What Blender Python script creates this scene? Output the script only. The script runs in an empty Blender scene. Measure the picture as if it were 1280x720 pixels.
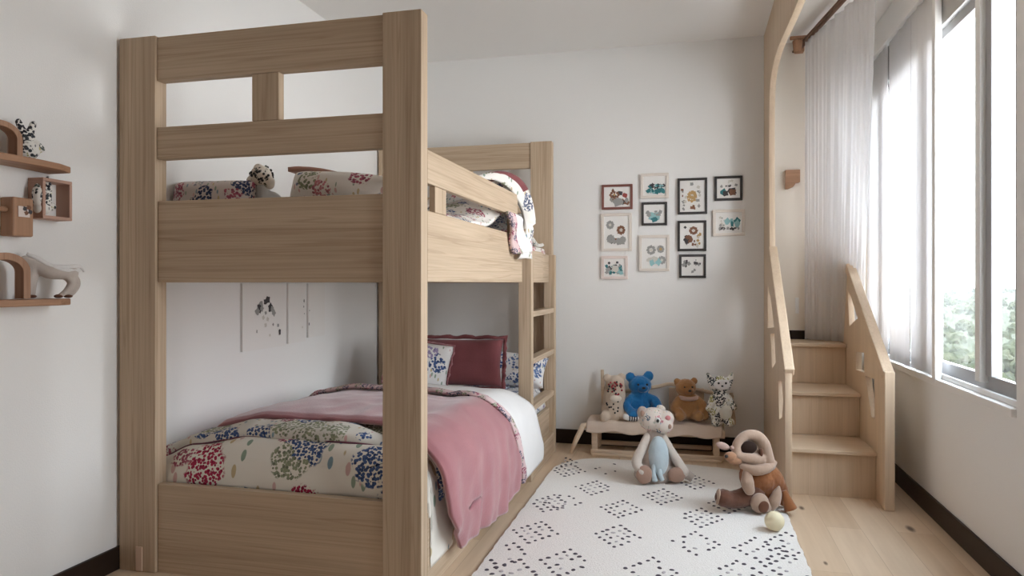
import bpy, bmesh, math, random
from mathutils import Vector, Matrix, noise
random.seed(7)
PI = math.pi
SC = bpy.context.scene
COL = SC.collection

# ------------------------------------------------------------------ camera
CAM_H = 1.2
F = 892.0
YAW = math.radians(14.16)
CA, SA = math.cos(YAW), math.sin(YAW)
V0 = 354.0
cd = bpy.data.cameras.new('camera')
cam = bpy.data.objects.new('camera', cd)
COL.objects.link(cam)
cam.location = (0, 0, CAM_H)
cam.rotation_euler = (PI/2, 0, YAW)
cd.sensor_width = 36.0
cd.lens = 36.0*F/1280.0
cd.shift_y = (V0-360.0)/1280.0
cd.clip_start = 0.05
cd.clip_end = 2000
SC.camera = cam

def at(u, v, X=None, Y=None, Z=None):
    """measured photo point -> place in the room, given one known coordinate"""
    a = (u-640.0)/F
    b = (V0-v)/F
    dx, dy, dz = a*CA-SA, a*SA+CA, b
    if X is not None: t = X/dx
    elif Y is not None: t = Y/dy
    else: t = (Z-CAM_H)/dz
    return Vector((t*dx, t*dy, CAM_H+t*dz))

# ------------------------------------------------------------------ object helpers
def link(o, parent=None):
    COL.objects.link(o)
    if parent is not None: o.parent = parent
    return o

def tag(o, label=None, cat=None, group=None, kind=None):
    if label: o['label'] = label
    if cat: o['category'] = cat
    if group: o['group'] = group
    if kind: o['kind'] = kind
    return o

def empty(name, loc, rz=0):
    o = bpy.data.objects.new(name, None)
    o.location = loc
    o.rotation_euler = (0, 0, rz)
    o.empty_display_size = 0.05
    return link(o)

def mesh_obj(name, bm, mats, parent=None, smooth=False, bevel=0, loc=None):
    me = bpy.data.meshes.new(name)
    bmesh.ops.recalc_face_normals(bm, faces=bm.faces)
    bm.to_mesh(me); bm.free()
    if not isinstance(mats, (list, tuple)): mats = [mats]
    for m in mats: me.materials.append(m)
    if smooth:
        for p in me.polygons: p.use_smooth = True
    o = bpy.data.objects.new(name, me)
    if loc is not None: o.location = loc
    link(o, parent)
    if bevel:
        b = o.modifiers.new('bevel', 'BEVEL'); b.width = bevel; b.segments = 2; b.limit_method = 'ANGLE'
    return o

def add_box(bm, lo, hi, mi=0, M=None):
    vs = []
    for z in (lo[2], hi[2]):
        for (x, y) in ((lo[0], lo[1]), (hi[0], lo[1]), (hi[0], hi[1]), (lo[0], hi[1])):
            p = Vector((x, y, z))
            if M is not None: p = M @ p
            vs.append(bm.verts.new(p))
    for f in ((0,3,2,1),(4,5,6,7),(0,1,5,4),(1,2,6,5),(2,3,7,6),(3,0,4,7)):
        fc = bm.faces.new([vs[i] for i in f]); fc.material_index = mi
    return vs

def box(name, lo, hi, mat, parent=None, bevel=0.003, origin=None):
    """box with given world bounds; parent given at its own location (no rotation)"""
    bm = bmesh.new()
    off = Vector(parent.location) if parent is not None else Vector((0, 0, 0))
    add_box(bm, Vector(lo)-off, Vector(hi)-off)
    return mesh_obj(name, bm, mat, parent, bevel=bevel)

def add_ell(bm, c, r, rot=(0,0,0), seg=20, rings=12, mi=0):
    from mathutils import Euler
    M = Matrix.Translation(Vector(c)) @ Euler(rot).to_matrix().to_4x4() @ Matrix.Diagonal((r[0], r[1], r[2], 1))
    n0 = len(bm.faces)
    bmesh.ops.create_uvsphere(bm, u_segments=seg, v_segments=rings, radius=1.0, matrix=M)
    bm.faces.ensure_lookup_table()
    for f in bm.faces[n0:]: f.material_index = mi

def add_tube(bm, pts, rad, seg=10, mi=0, caps=True):
    """swept tube; rad a number or a list"""
    pts = [Vector(p) for p in pts]
    n = len(pts)
    if not isinstance(rad, (list, tuple)): rad = [rad]*n
    rings = []
    up = None
    for i, p in enumerate(pts):
        d = (pts[min(i+1, n-1)]-pts[max(i-1, 0)]).normalized()
        if up is None:
            up = Vector((0, 0, 1)) if abs(d.z) < .9 else Vector((1, 0, 0))
        a = d.cross(up).normalized(); b = a.cross(d).normalized(); up = b
        rings.append([bm.verts.new(p+(a*math.cos(t)+b*math.sin(t))*rad[i]) for t in [2*PI*k/seg for k in range(seg)]])
    for i in range(n-1):
        for k in range(seg):
            f = bm.faces.new((rings[i][k], rings[i][(k+1) % seg], rings[i+1][(k+1) % seg], rings[i+1][k])); f.material_index = mi
    if caps:
        f = bm.faces.new(rings[0][::-1]); f.material_index = mi
        f = bm.faces.new(rings[-1]); f.material_index = mi

def smooth_path(pts, n=6):
    """Catmull-Rom through the points"""
    pts = [Vector(p) for p in pts]
    P = [pts[0]*2-pts[1]]+pts+[pts[-1]*2-pts[-2]]
    out = []
    for i in range(1, len(P)-2):
        for k in range(n):
            t = k/n
            out.append(0.5*((2*P[i])+(-P[i-1]+P[i+1])*t+(2*P[i-1]-5*P[i]+4*P[i+1]-P[i+2])*t*t+(-P[i-1]+3*P[i]-3*P[i+1]+P[i+2])*t**3))
    out.append(pts[-1])
    return out

def plate(name, outline, holes, thick, to3, mat, parent=None, bevel=0.0):
    """flat shape with holes given as 2D loops, extruded; to3 maps (a,b,t) to room"""
    cu = bpy.data.curves.new('plate', 'CURVE'); cu.dimensions = '2D'; cu.fill_mode = 'BOTH'
    for loop in [outline]+list(holes):
        s = cu.splines.new('POLY'); s.points.add(len(loop)-1)
        for p, q in zip(s.points, loop): p.co = (q[0], q[1], 0, 1)
        s.use_cyclic_u = True
    cu.extrude = 0.5
    tmp = bpy.data.objects.new('tmp', cu); COL.objects.link(tmp)
    dg = bpy.context.evaluated_depsgraph_get(); dg.update()
    me = bpy.data.meshes.new_from_object(tmp.evaluated_get(dg))
    bpy.data.objects.remove(tmp); bpy.data.curves.remove(cu)
    bm = bmesh.new(); bm.from_mesh(me); bpy.data.meshes.remove(me)
    off = Vector(parent.location) if parent is not None else Vector((0,0,0))
    for v in bm.verts:
        v.co = to3(v.co.x, v.co.y, (v.co.z+0.5)*thick) - off
    bmesh.ops.remove_doubles(bm, verts=bm.verts, dist=1e-5)
    return mesh_obj(name, bm, mat, parent, bevel=bevel)

# ------------------------------------------------------------------ materials
def srgb(r, g, b):
    f = lambda c: (c/255/12.92) if c/255 <= .04045 else ((c/255+.055)/1.055)**2.4
    return (f(r), f(g), f(b), 1)

class N:
    def __init__(self, name):
        self.m = bpy.data.materials.new(name); self.m.use_nodes = True
        self.t = self.m.node_tree; self.b = self.t.nodes['Principled BSDF']
        self.out = self.t.nodes['Material Output']
    def n(self, typ, **kw):
        x = self.t.nodes.new(typ)
        for k, v in kw.items():
            if k in x.inputs: x.inputs[k].default_value = v
            else: setattr(x, k, v)
        return x
    def l(self, a, b): self.t.links.new(a, b)
    def coord(self, scale=(1,1,1), rot=(0,0,0), loc=(0,0,0), src='Object'):
        tc = self.n('ShaderNodeTexCoord'); mp = self.n('ShaderNodeMapping')
        mp.inputs['Scale'].default_value = scale; mp.inputs['Rotation'].default_value = rot; mp.inputs['Location'].default_value = loc
        self.l(tc.outputs[src], mp.inputs[0]); return mp.outputs[0]
    def ramp(self, fac, stops, interp='LINEAR'):
        r = self.n('ShaderNodeValToRGB'); e = r.color_ramp; e.interpolation = interp
        while len(e.elements) < len(stops): e.elements.new(0.5)
        for el, (p, c) in zip(e.elements, stops):
            el.position = p; el.color = c if len(c) == 4 else (*c, 1)
        self.l(fac, r.inputs[0]); return r.outputs[0]
    def math(self, op, a, b=None, clamp=False):
        x = self.n('ShaderNodeMath'); x.operation = op; x.use_clamp = clamp
        for i, v in enumerate((a, b)):
            if v is None: continue
            if isinstance(v, (int, float)): x.inputs[i].default_value = v
            else: self.l(v, x.inputs[i])
        return x.outputs[0]
    def mix(self, fac, a, b):
        x = self.n('ShaderNodeMix'); x.data_type = 'RGBA'
        for s, v in ((x.inputs[0], fac), (x.inputs[6], a), (x.inputs[7], b)):
            if isinstance(v, (int, float)): s.default_value = v
            elif isinstance(v, tuple): s.default_value = v
            else: self.l(v, s)
        return x.outputs[2]
    def bump(self, h, strength=.2, dist=.01):
        x = self.n('ShaderNodeBump'); x.inputs['Strength'].default_value = strength; x.inputs['Distance'].default_value = dist
        self.l(h, x.inputs['Height']); self.l(x.outputs[0], self.b.inputs['Normal'])
    def rough(self, v, spec=None):
        self.b.inputs['Roughness'].default_value = v
        if spec is not None: self.b.inputs['Specular IOR Level'].default_value = spec

def plain(name, col, rough=.6, spec=.3, bumpy=None, var=.0):
    m = N(name); m.rough(rough, spec)
    if var or bumpy:
        ns = m.n('ShaderNodeTexNoise', Scale=bumpy or 30.0, Detail=4.0); m.l(m.coord(), ns.inputs['Vector'])
        c2 = tuple(max(0, c*(1-var)) for c in col[:3])+(1,)
        m.l(m.ramp(ns.outputs[0], [(0.3, c2), (0.7, col)]), m.b.inputs['Base Color'])
        if bumpy: m.bump(ns.outputs[0], .25, .004)
    else:
        m.b.inputs['Base Color'].default_value = col
    return m.m

def wood(name, axis, light, dark, rough=.55, fine=1.0, strength=.52):
    """grain runs along the named axis"""
    m = N(name); m.rough(rough, .3)
    a, b = 0.55, 9.0
    s1 = {'x': (a, b, b), 'y': (b, a, b), 'z': (b, b, a)}[axis]
    s2 = {'x': (1.5, 120, 120), 'y': (120, 1.5, 120), 'z': (120, 120, 1.5)}[axis]
    n1 = m.n('ShaderNodeTexNoise', Scale=1.0*fine, Detail=5.0, Roughness=.6, Distortion=.6); m.l(m.coord(s1), n1.inputs['Vector'])
    n2 = m.n('ShaderNodeTexNoise', Scale=1.0*fine, Detail=3.0, Roughness=.6); m.l(m.coord(s2), n2.inputs['Vector'])
    s3 = tuple(v*3.2 if v > 1 else v*1.3 for v in s1)
    n3 = m.n('ShaderNodeTexNoise', Scale=1.0*fine, Detail=2.0, Roughness=.5, Distortion=.3); m.l(m.coord(s3, loc=(3.1, 1.7, 2.2)), n3.inputs['Vector'])
    base = m.ramp(n1.outputs[0], [(.28, dark), (.5, tuple((l*.6+d*.4) for l, d in zip(light, dark))), (.68, light)])
    fl = m.ramp(n2.outputs[0], [(.3, (.80, .78, .75)), (.6, (1, 1, 1))])
    cath = m.ramp(n3.outputs[0], [(.40, (1, 1, 1)), (.455, (.80, .76, .72)), (.49, (1, 1, 1))])
    x = m.n('ShaderNodeMix'); x.data_type = 'RGBA'; x.blend_type = 'MULTIPLY'; x.inputs[0].default_value = strength*1.6
    m.l(base, x.inputs[6]); m.l(fl, x.inputs[7])
    y = m.n('ShaderNodeMix'); y.data_type = 'RGBA'; y.blend_type = 'MULTIPLY'; y.inputs[0].default_value = strength*1.5
    m.l(x.outputs[2], y.inputs[6]); m.l(cath, y.inputs[7])
    m.l(y.outputs[2], m.b.inputs['Base Color'])
    m.bump(n2.outputs[0], .08, .002)
    return m.m

L, D = (.60, .47, .34, 1), (.48, .365, .255, 1)
W = {a: wood('bed_oak_'+a, a, L, D) for a in 'xyz'}
SL, SD = (.67, .53, .39, 1), (.58, .45, .32, 1)
S = {a: wood('stair_birch_'+a, a, SL, SD, strength=.22) for a in 'xyz'}
brownwood = {a: wood('shelf_wood_'+a, a, (.46, .27, .17, 1), (.36, .20, .12, 1)) for a in 'xyz'}
darkwood = wood('rod_wood', 'y', (.20, .11, .07, 1), (.12, .06, .04, 1))
benchwood = wood('bench_wood', 'x', (.72, .58, .44, 1), (.62, .48, .35, 1), strength=.2)
ballwood = wood('ball_wood', 'x', (.82, .74, .52, 1), (.78, .68, .46, 1), strength=.1)

wallm = plain('wall_paint', (.84, .84, .83, 1), .85, .15, bumpy=180.0, var=.012)
ceilm = plain('ceiling_paint', (.86, .85, .835, 1), .9, .1)
alcm = plain('alcove_cream', (.80, .74, .66, 1), .8, .15)
basem = plain('baseboard_brown', (.022, .012, .008, 1), .45, .3)
whitem = plain('white_frame', (.82, .82, .81, 1), .4, .4)
greym = plain('grey_aluminium', (.36, .36, .37, 1), .4, .5)
soffm = plain('soffit_grey', (.45, .45, .44, 1), .7, .3)
blackm = plain('black_frame', (.045, .042, .042, 1), .45, .4)
redbr = plain('redbrown_frame', (.20, .075, .06, 1), .5, .4)
creamf = plain('cream_frame', (.74, .68, .62, 1), .5, .4)
pinkf = plain('pinkish_frame', (.74, .64, .60, 1), .5, .4)
paperm = plain('paper', (.82, .81, .79, 1), .9, .1)

def floor_mat():
    m = N('oak_floor'); m.rough(.42, .35)
    br = m.n('ShaderNodeTexBrick'); br.offset = .37; br.squash = 1
    br.inputs['Scale'].default_value = 1.0; br.inputs['Mortar Size'].default_value = .0012
    br.inputs['Brick Width'].default_value = 1.6; br.inputs['Row Height'].default_value = .16
    br.inputs['Color1'].default_value = (0, 0, 0, 1); br.inputs['Color2'].default_value = (1, 1, 1, 1); br.inputs['Mortar'].default_value = (.5, .5, .5, 1)
    m.l(m.coord((1, 1, 1), (0, 0, PI/2)), br.inputs['Vector'])
    tone = m.ramp(br.outputs['Color'], [(0, (.60, .445, .30, 1)), (.5, (.66, .50, .35, 1)), (1, (.70, .55, .40, 1))])
    n2 = m.n('ShaderNodeTexNoise', Scale=1.0, Detail=4.0, Distortion=.5); m.l(m.coord((26, 1.4, 1)), n2.inputs['Vector'])
    g = m.ramp(n2.outputs[0], [(.3, (.86, .83, .80)), (.65, (1, 1, 1))])
    x = m.n('ShaderNodeMix'); x.data_type = 'RGBA'; x.blend_type = 'MULTIPLY'; x.inputs[0].default_value = .8
    m.l(tone, x.inputs[6]); m.l(g, x.inputs[7])
    c = m.mix(m.math('MULTIPLY', br.outputs['Fac'], .5), x.outputs[2], (.30, .19, .12, 1))
    # knots at their places
    tc = m.n('ShaderNodeTexCoord')
    for (u, v, r) in ((1002, 635, .022), (1138, 661, .030), (1032, 704, .014)):
        p = at(u, v, Z=0)
        s = m.n('ShaderNodeVectorMath'); s.operation = 'SUBTRACT'; s.inputs[1].default_value = p
        m.l(tc.outputs['Object'], s.inputs[0])
        q = m.n('ShaderNodeVectorMath'); q.operation = 'MULTIPLY'; q.inputs[1].default_value = (1.3/r, .5/r, 0); m.l(s.outputs[0], q.inputs[0])
        ln = m.n('ShaderNodeVectorMath'); ln.operation = 'LENGTH'; m.l(q.outputs[0], ln.inputs[0])
        c = m.mix(m.ramp(ln.outputs['Value'], [(.35, (1, 1, 1)), (1, (0, 0, 0))]), c, (.12, .07, .04, 1))
    m.l(c, m.b.inputs['Base Color'])
    m.bump(n2.outputs[0], .05, .002)
    return m.m
floorm = floor_mat()

def floral(name, base, cols, cluster=5.0, petal=55.0, cover=.42, leaves=True, loc=(0,0,0), leafc=None, ground2=None):
    """cream cloth printed with flower heads made of small petals, and loose leaves"""
    m = N(name); m.rough(.9, .1)
    co = m.coord(loc=loc)
    nz = m.n('ShaderNodeTexNoise', Scale=14.0, Detail=2.0); m.l(co, nz.inputs['Vector'])
    ad = m.n('ShaderNodeVectorMath'); ad.operation = 'MULTIPLY_ADD'
    ad.inputs[1].default_value = (.07,)*3; m.l(nz.outputs['Color'], ad.inputs[0]); m.l(co, ad.inputs[2])
    v1 = m.n('ShaderNodeTexVoronoi', Scale=cluster); m.l(ad.outputs[0], v1.inputs['Vector'])
    v2 = m.n('ShaderNodeTexVoronoi', Scale=petal); m.l(co, v2.inputs['Vector'])
    inside = m.ramp(v1.outputs['Distance'], [(cover-.02, (1, 1, 1)), (cover+.02, (0, 0, 0))])
    pet = m.ramp(v2.outputs['Distance'], [(.52, (1, 1, 1)), (.60, (0, 0, 0))])
    sep = m.n('ShaderNodeSeparateColor'); m.l(v1.outputs['Color'], sep.inputs[0])
    k = len(cols)
    hue = m.ramp(sep.outputs[0], [(i/k, cols[i]) for i in range(k)], 'CONSTANT')
    sep2 = m.n('ShaderNodeSeparateColor'); m.l(v2.outputs['Color'], sep2.inputs[0])
    tone = m.ramp(sep2.outputs[1], [(0, (.55, .55, .6)), (.5, (1, 1, 1)), (1, (1.0, 1.0, 1.0))])
    mm = m.n('ShaderNodeMix'); mm.data_type = 'RGBA'; mm.blend_type = 'MULTIPLY'; mm.inputs[0].default_value = 1
    m.l(hue, mm.inputs[6]); m.l(tone, mm.inputs[7])
    mask = m.math('MULTIPLY', inside, pet)
    c = base
    if ground2:
        c = m.mix(m.math('MULTIPLY', inside, .5), base, ground2)
    if leaves:
        v3 = m.n('ShaderNodeTexVoronoi', Scale=cluster*3.9); m.l(m.coord((1.5, 1.0, .6), (.5, .3, .7), loc), v3.inputs['Vector'])
        lm = m.ramp(v3.outputs['Distance'], [(.27, (1, 1, 1)), (.31, (0, 0, 0))])
        s3 = m.n('ShaderNodeSeparateColor'); m.l(v3.outputs['Color'], s3.inputs[0])
        keep = m.math('GREATER_THAN', s3.outputs[1], .30)
        lc = m.ramp(s3.outputs[0], leafc or [(0, (.30, .38, .30)), (.3, (.55, .45, .28)), (.55, (.25, .36, .42)), (.8, (.62, .42, .40))], 'CONSTANT')
        notin = m.math('SUBTRACT', 1.0, inside)
        c = m.mix(m.math('MULTIPLY', m.math('MULTIPLY', lm, keep), notin), c, lc)
    c = m.mix(mask, c, mm.outputs[2])
    m.l(c, m.b.inputs['Base Color'])
    fb = m.n('ShaderNodeTexNoise', Scale=220.0); m.l(co, fb.inputs['Vector'])
    m.bump(fb.outputs[0], .15, .002)
    return m.m
BLUE, CRIM, SAGE, DUSK, NAVY, ROSE = (.07, .12, .27, 1), (.42, .04, .09, 1), (.30, .33, .22, 1), (.40, .12, .17, 1), (.05, .07, .14, 1), (.55, .22, .25, 1)
CR = (.80, .77, .70, 1)
fl_big = floral('floral_quilt_cloth', CR, [BLUE, CRIM, BLUE, DUSK, SAGE], 4.3, 78, .44, loc=(.35, .1, .2))
fl_mid = floral('floral_band_cloth', (.72, .70, .64, 1), [BLUE, DUSK, BLUE, SAGE, BLUE], 8.0, 80, .55, loc=(1.2, .4, .7))
fl_blue = floral('blue_floral_cloth', (.80, .79, .78, 1), [BLUE, (.15, .22, .40, 1), BLUE, (.36, .30, .48, 1)], 9.0, 60, .45, loc=(2.2, 1.4, .7))
fl_small = floral('small_floral_cloth', (.80, .76, .72, 1), [ROSE, NAVY, SAGE, CRIM], 14.0, 110, .5, loc=(.2, 3.4, .7))
fl_up = floral('bunk_floral_cloth', (.80, .77, .73, 1), [ROSE, (.16, .18, .25, 1), SAGE, DUSK, BLUE], 8.5, 75, .46, loc=(5.2, 1.1, .3))
fl_dark = floral('dark_floral_cloth', (.66, .60, .58, 1), [NAVY, (.10, .08, .14, 1), DUSK, NAVY], 11.0, 80, .55, loc=(1.7, 7.1, .3))
fl_trim = floral('trim_floral_cloth', (.66, .50, .50, 1), [(.12, .12, .18, 1), (.35, .10, .16, 1), SAGE], 22.0, 120, .55, leaves=False)
fl_toyA = floral('toy_spotted_cloth', (.76, .66, .54, 1), [CRIM, NAVY, CRIM, SAGE], 9.0, 80, .33, loc=(.9, .1, .1))
fl_toyD = floral('toy_ink_cloth', (.80, .79, .75, 1), [(.06, .07, .08, 1), (.12, .14, .13, 1), (.4, .38, .15, 1), (.05, .05, .06, 1)], 16.0, 95, .62, loc=(.4, .2, .1), leafc=[(0, (.2, .22, .22)), (.6, (.6, .55, .3))])
fl_toyE = floral('toy_blossom_cloth', (.62, .55, .49, 1), [(.10, .14, .18, 1), ROSE, SAGE, (.55, .12, .15, 1)], 15.0, 120, .38, loc=(.1, .25, .3))
fl_dots = floral('spotted_plush_cloth', (.74, .68, .60, 1), [(.03, .035, .03, 1), (.05, .06, .04, 1)], 44.0, 150, .38, leaves=False)

def cloth(name, col, col2=None, scale=160.0, sheen=.3):
    m = N(name); m.rough(.92, .1)
    n1 = m.n('ShaderNodeTexNoise', Scale=6.0, Detail=5.0); m.l(m.coord(), n1.inputs['Vector'])
    m.l(m.ramp(n1.outputs[0], [(.3, col2 or tuple(c*.88 for c in col[:3])), (.7, col)]), m.b.inputs['Base Color'])
    n2 = m.n('ShaderNodeTexNoise', Scale=scale, Detail=3.0); m.l(m.coord((1, 1, .5)), n2.inputs['Vector'])
    m.bump(n2.outputs[0], .35, .004)
    m.b.inputs['Sheen Weight'].default_value = sheen; m.b.inputs['Sheen Roughness'].default_value = .5
    return m.m
pinkm = cloth('dusty_pink_cloth', (.43, .19, .205, 1), (.36, .145, .165, 1), 120, .5)
maroonm = cloth('maroon_cloth', (.23, .075, .08, 1), (.19, .06, .065, 1), 180, .2)
whitecl = cloth('white_linen', (.82, .81, .80, 1), (.78, .77, .76, 1), 150, .1)
greycl = cloth('pale_grey_cloth', (.56, .57, .57, 1), None, 150, .2)
bluep = cloth('blue_plush', (.025, .19, .42, 1), (.01, .12, .32, 1), 95, .5)
goldp = cloth('golden_plush', (.44, .24, .10, 1), (.28, .13, .05, 1), 95, .4)
scarfm = cloth('dull_pink_scarf', (.50, .34, .28, 1))
beigep = cloth('beige_plush', (.47, .34, .26, 1), (.38, .26, .19, 1), 120, .4)
armcl = cloth('pale_sleeve_cloth', (.64, .57, .50, 1), (.55, .48, .42, 1), 120, .3)
greyp = cloth('taupe_plush', (.44, .37, .32, 1), (.34, .28, .24, 1), 120, .4)
brownp = cloth('rust_brown_plush', (.33, .135, .055, 1), (.20, .075, .03, 1), 95, .3)
dbrownp = cloth('deep_brown_plush', (.16, .07, .04, 1), (.10, .045, .03, 1), 95, .3)
palebl = cloth('pale_blue_cloth', (.52, .60, .63, 1), (.42, .50, .54, 1), 120, .3)
footp = cloth('rosy_foot_cloth', (.38, .24, .18, 1), None, 120, .3)
ponym = cloth('grey_white_cloth', (.66, .60, .55, 1), (.42, .37, .34, 1), 120, .2)
blanket = cloth('beige_throw', (.70, .58, .48, 1), (.62, .50, .41, 1), 120, .2)
darkcl = plain('black_stitch', (.012, .010, .010, 1), .4, .5)
peachm = plain('pale_peach_tab', (.68, .50, .38, 1), .6)

rugm = N('rug_pile'); rugm.rough(1, 0)
_n = rugm.n('ShaderNodeTexNoise', Scale=140.0, Detail=4.0); rugm.l(rugm.coord(), _n.inputs['Vector'])
rugm.l(rugm.ramp(_n.outputs[0], [(.3, (.74, .70, .655, 1)), (.7, (.82, .785, .74, 1))]), rugm.b.inputs['Base Color'])
rugm.bump(_n.outputs[0], .6, .006); rugm = rugm.m
rugdot = plain('rug_dot_wool', (.10, .085, .10, 1), 1, 0)
rugfaint = plain('rug_faint_wool', (.50, .46, .46, 1), 1, 0)

def sheer_mat(name, tr=.25, tlw=.5):
    m = N(name); t = m.t
    d = m.n('ShaderNodeBsdfDiffuse'); d.inputs[0].default_value = (.88, .88, .89, 1)
    tl = m.n('ShaderNodeBsdfTranslucent'); tl.inputs[0].default_value = (.88, .88, .89, 1)
    tp = m.n('ShaderNodeBsdfTransparent')
    a = m.n('ShaderNodeMixShader'); a.inputs[0].default_value = tlw; m.l(d.outputs[0], a.inputs[1]); m.l(tl.outputs[0], a.inputs[2])
    b = m.n('ShaderNodeMixShader'); b.inputs[0].default_value = tr; m.l(a.outputs[0], b.inputs[1]); m.l(tp.outputs[0], b.inputs[2])
    m.l(b.outputs[0], m.out.inputs[0]); return m.m
sheer = sheer_mat('sheer_voile', .34, .62)
sheer2 = sheer_mat('sheer_panel', .02, .25)
gm = N('window_glass')
_t = gm.n('ShaderNodeBsdfTransparent'); _g = gm.n('ShaderNodeBsdfGlossy'); _g.inputs['Roughness'].default_value = .02
_x = gm.n('ShaderNodeMixShader'); _x.inputs[0].default_value = .03; gm.l(_t.outputs[0], _x.inputs[1]); gm.l(_g.outputs[0], _x.inputs[2]); gm.l(_x.outputs[0], gm.out.inputs[0])
glass = gm.m

# ------------------------------------------------------------------ room shell
XL, XR, YB, YA, YF, H = -2.345, 1.20, 5.30, 5.50, -1.4, 2.94
PX0, PX1 = .49, .525           # left stair panel
def struct(name, lo, hi, mat, bevel=0):
    return tag(box(name, lo, hi, mat, bevel=bevel), kind='structure')
struct('floor', (XL-.15, YF-.15, -.1), (XR+.15, YA+.15, 0), floorm)
struct('ceiling', (XL-.15, YF-.15, H), (XR+.25, YA+.15, H+.1), ceilm)
struct('wall_left', (XL-.15, YF, 0), (XL, YB, H), wallm)
struct('wall_back', (XL-.15, YB, 0), (PX0+.01, YB+.35, H), wallm)
struct('wall_back_alcove', (PX0+.01, YA, 0), (XR+.25, YA+.15, H), alcm)
struct('wall_front', (XL-.15, YF-.15, 0), (XR+.25, YF, H), brownwood['z'])  # unseen wall; brown wood chosen so it bounces dim, warm light
# window wall with the seen opening and an unseen one added for daylight
SILL, HEAD = .70, 2.72
W1 = (3.11, 5.46); W_ADDED = (1.75, 2.6)
bm = bmesh.new()
XO = XR+.22
for (a, b, z0, z1) in ((YF, YA, 0, SILL), (YF, YA, HEAD, H), (YF, W_ADDED[0], SILL, HEAD), (W_ADDED[1], W1[0], SILL, HEAD), (W1[1], YA, SILL, HEAD)):
    add_box(bm, (XR, a, z0), (XO, b, z1))
tag(mesh_obj('wall_right', bm, wallm), kind='structure')
struct('baseboard_left', (XL, YF, 0), (XL+.014, YB, .095), basem, .002)
struct('baseboard_back', (XL+.014, YB-.014, 0), (PX0-.001, YB, .105), basem, .002)
struct('baseboard_right', (XR-.014, YF, 0), (XR, YA, .105), basem, .002)
struct('baseboard_alcove', (PX1+.002, YA-.02, .797), (XR-.16, YA, .86), basem, .002)

# windows
def window(n, y0, y1, mull, zh):
    t = empty('window_%d' % n, (XR+.1, y0, SILL)); tag(t, kind='structure')
    g = .045
    bm = bmesh.new(); off = Vector(t.location)
    X0, X1 = XR+.045, XR+.074
    def B(lo, hi): add_box(bm, Vector(lo)-off, Vector(hi)-off)
    B((X0, y0, SILL+.02), (X1, y1, SILL+.10)); B((X0, y0, zh-.05), (X1, y1, zh))
    B((X0, y0, SILL+.1), (X1, y0+.13, zh-.05)); B((X0, y1-g, SILL+.1), (X1, y1, zh-.05))
    for ym in mull: B((X0-.012, ym-.030, SILL+.1), (X1, ym+.030, zh-.05))
    mesh_obj('window_frame', bm, greym, t, bevel=.003)
    for ym in mull:
        bm = bmesh.new(); add_box(bm, Vector((X0-.035, ym+.03, SILL+.07))-off, Vector((X1-.015, ym+.085, zh-.02))-off)
        mesh_obj('sliding_sash_stile', bm, whitem, t, bevel=.003)
    ys = [y0]+list(mull)+[y1]
    for a, b in zip(ys[:-1], ys[1:]):
        bm = bmesh.new(); add_box(bm, Vector((XR+.064, a+.03, SILL+.1))-off, Vector((XR+.069, b-.03, zh-.05))-off)
        mesh_obj('window_pane', bm, glass, t)
    bm = bmesh.new(); add_box(bm, Vector((XR-.018, y0, SILL-.015))-off, Vector((XR+.045, y1, SILL+.02))-off)
    add_box(bm, Vector((XR+.012, y0, SILL+.02))-off, Vector((XR+.03, y1, SILL+.045))-off)
    mesh_obj('window_sill', bm, whitem, t, bevel=.003)
    bm = bmesh.new(); add_box(bm, Vector((XR+.02, y0, zh))-off, Vector((XR+.14, y1, HEAD))-off)
    mesh_obj('window_head_panel', bm, soffm, t)
    return t
window(1, W1[0], W1[1], (3.47, 4.20, 5.08), 2.50)
window(2, W_ADDED[0], W_ADDED[1], (2.15,), 2.50)  # made-up window out of view, sized to set the room's light
# head rail that the fabric panels hang from
struct('trim_1', (XR-.030, 3.98, HEAD-.015), (XR+.002, YA, HEAD+.02), whitem, .003)
struct('trim_2', (XR-.02, 3.985, SILL), (XR+.012, 4.035, HEAD-.015), whitem, .003)

# fabric panels across the far part of the window
def folded_strip(name, path_bottom, path_top, z0, z1, mat, folds, amp, nu=160, nv=24, parent=None, zbot=None, seed=0):
    bm = bmesh.new(); rows = []
    for j in range(nv+1):
        t = j/nv; row = []
        for i in range(nu+1):
            s = i/nu
            pb = Vector(path_bottom[0]).lerp(Vector(path_bottom[1]), s); pt = Vector(path_top[0]).lerp(Vector(path_top[1]), s)
            e = t*t*(3-2*t)*.35+t*.65
            p = pb.lerp(pt, e)
            d = (Vector(path_bottom[1])-Vector(path_bottom[0])).normalized(); nrm = Vector((-d.y, d.x))
            w = math.sin(s*folds*2*PI+1.1*math.sin(s*9+seed)+.5*t)*(.7+.5*math.sin(s*folds*1.3+seed))
            w += .35*math.sin(s*folds*4.6*PI+2*t+seed)
            p = p+nrm*w*amp*(1-.35*t)
            row.append(bm.verts.new((p.x, p.y, z0+(z1-z0)*t)))
        rows.append(row)
    for j in range(nv):
        for i in range(nu):
            bm.faces.new((rows[j][i], rows[j][i+1], rows[j+1][i+1], rows[j+1][i]))
    o = mesh_obj(name, bm, mat, parent, smooth=True)
    sd = o.modifiers.new('thick', 'SOLIDIFY'); sd.thickness = .0015
    return o
PANELS = ((4.05, 4.425, 'white window panel curtain nearest the bare panes'),
          (4.415, 4.88, 'white window panel curtain right of the dark vertical gap'),
          (4.925, 5.45, 'white window panel curtain between the dark gap and the stair curtain'))
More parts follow.
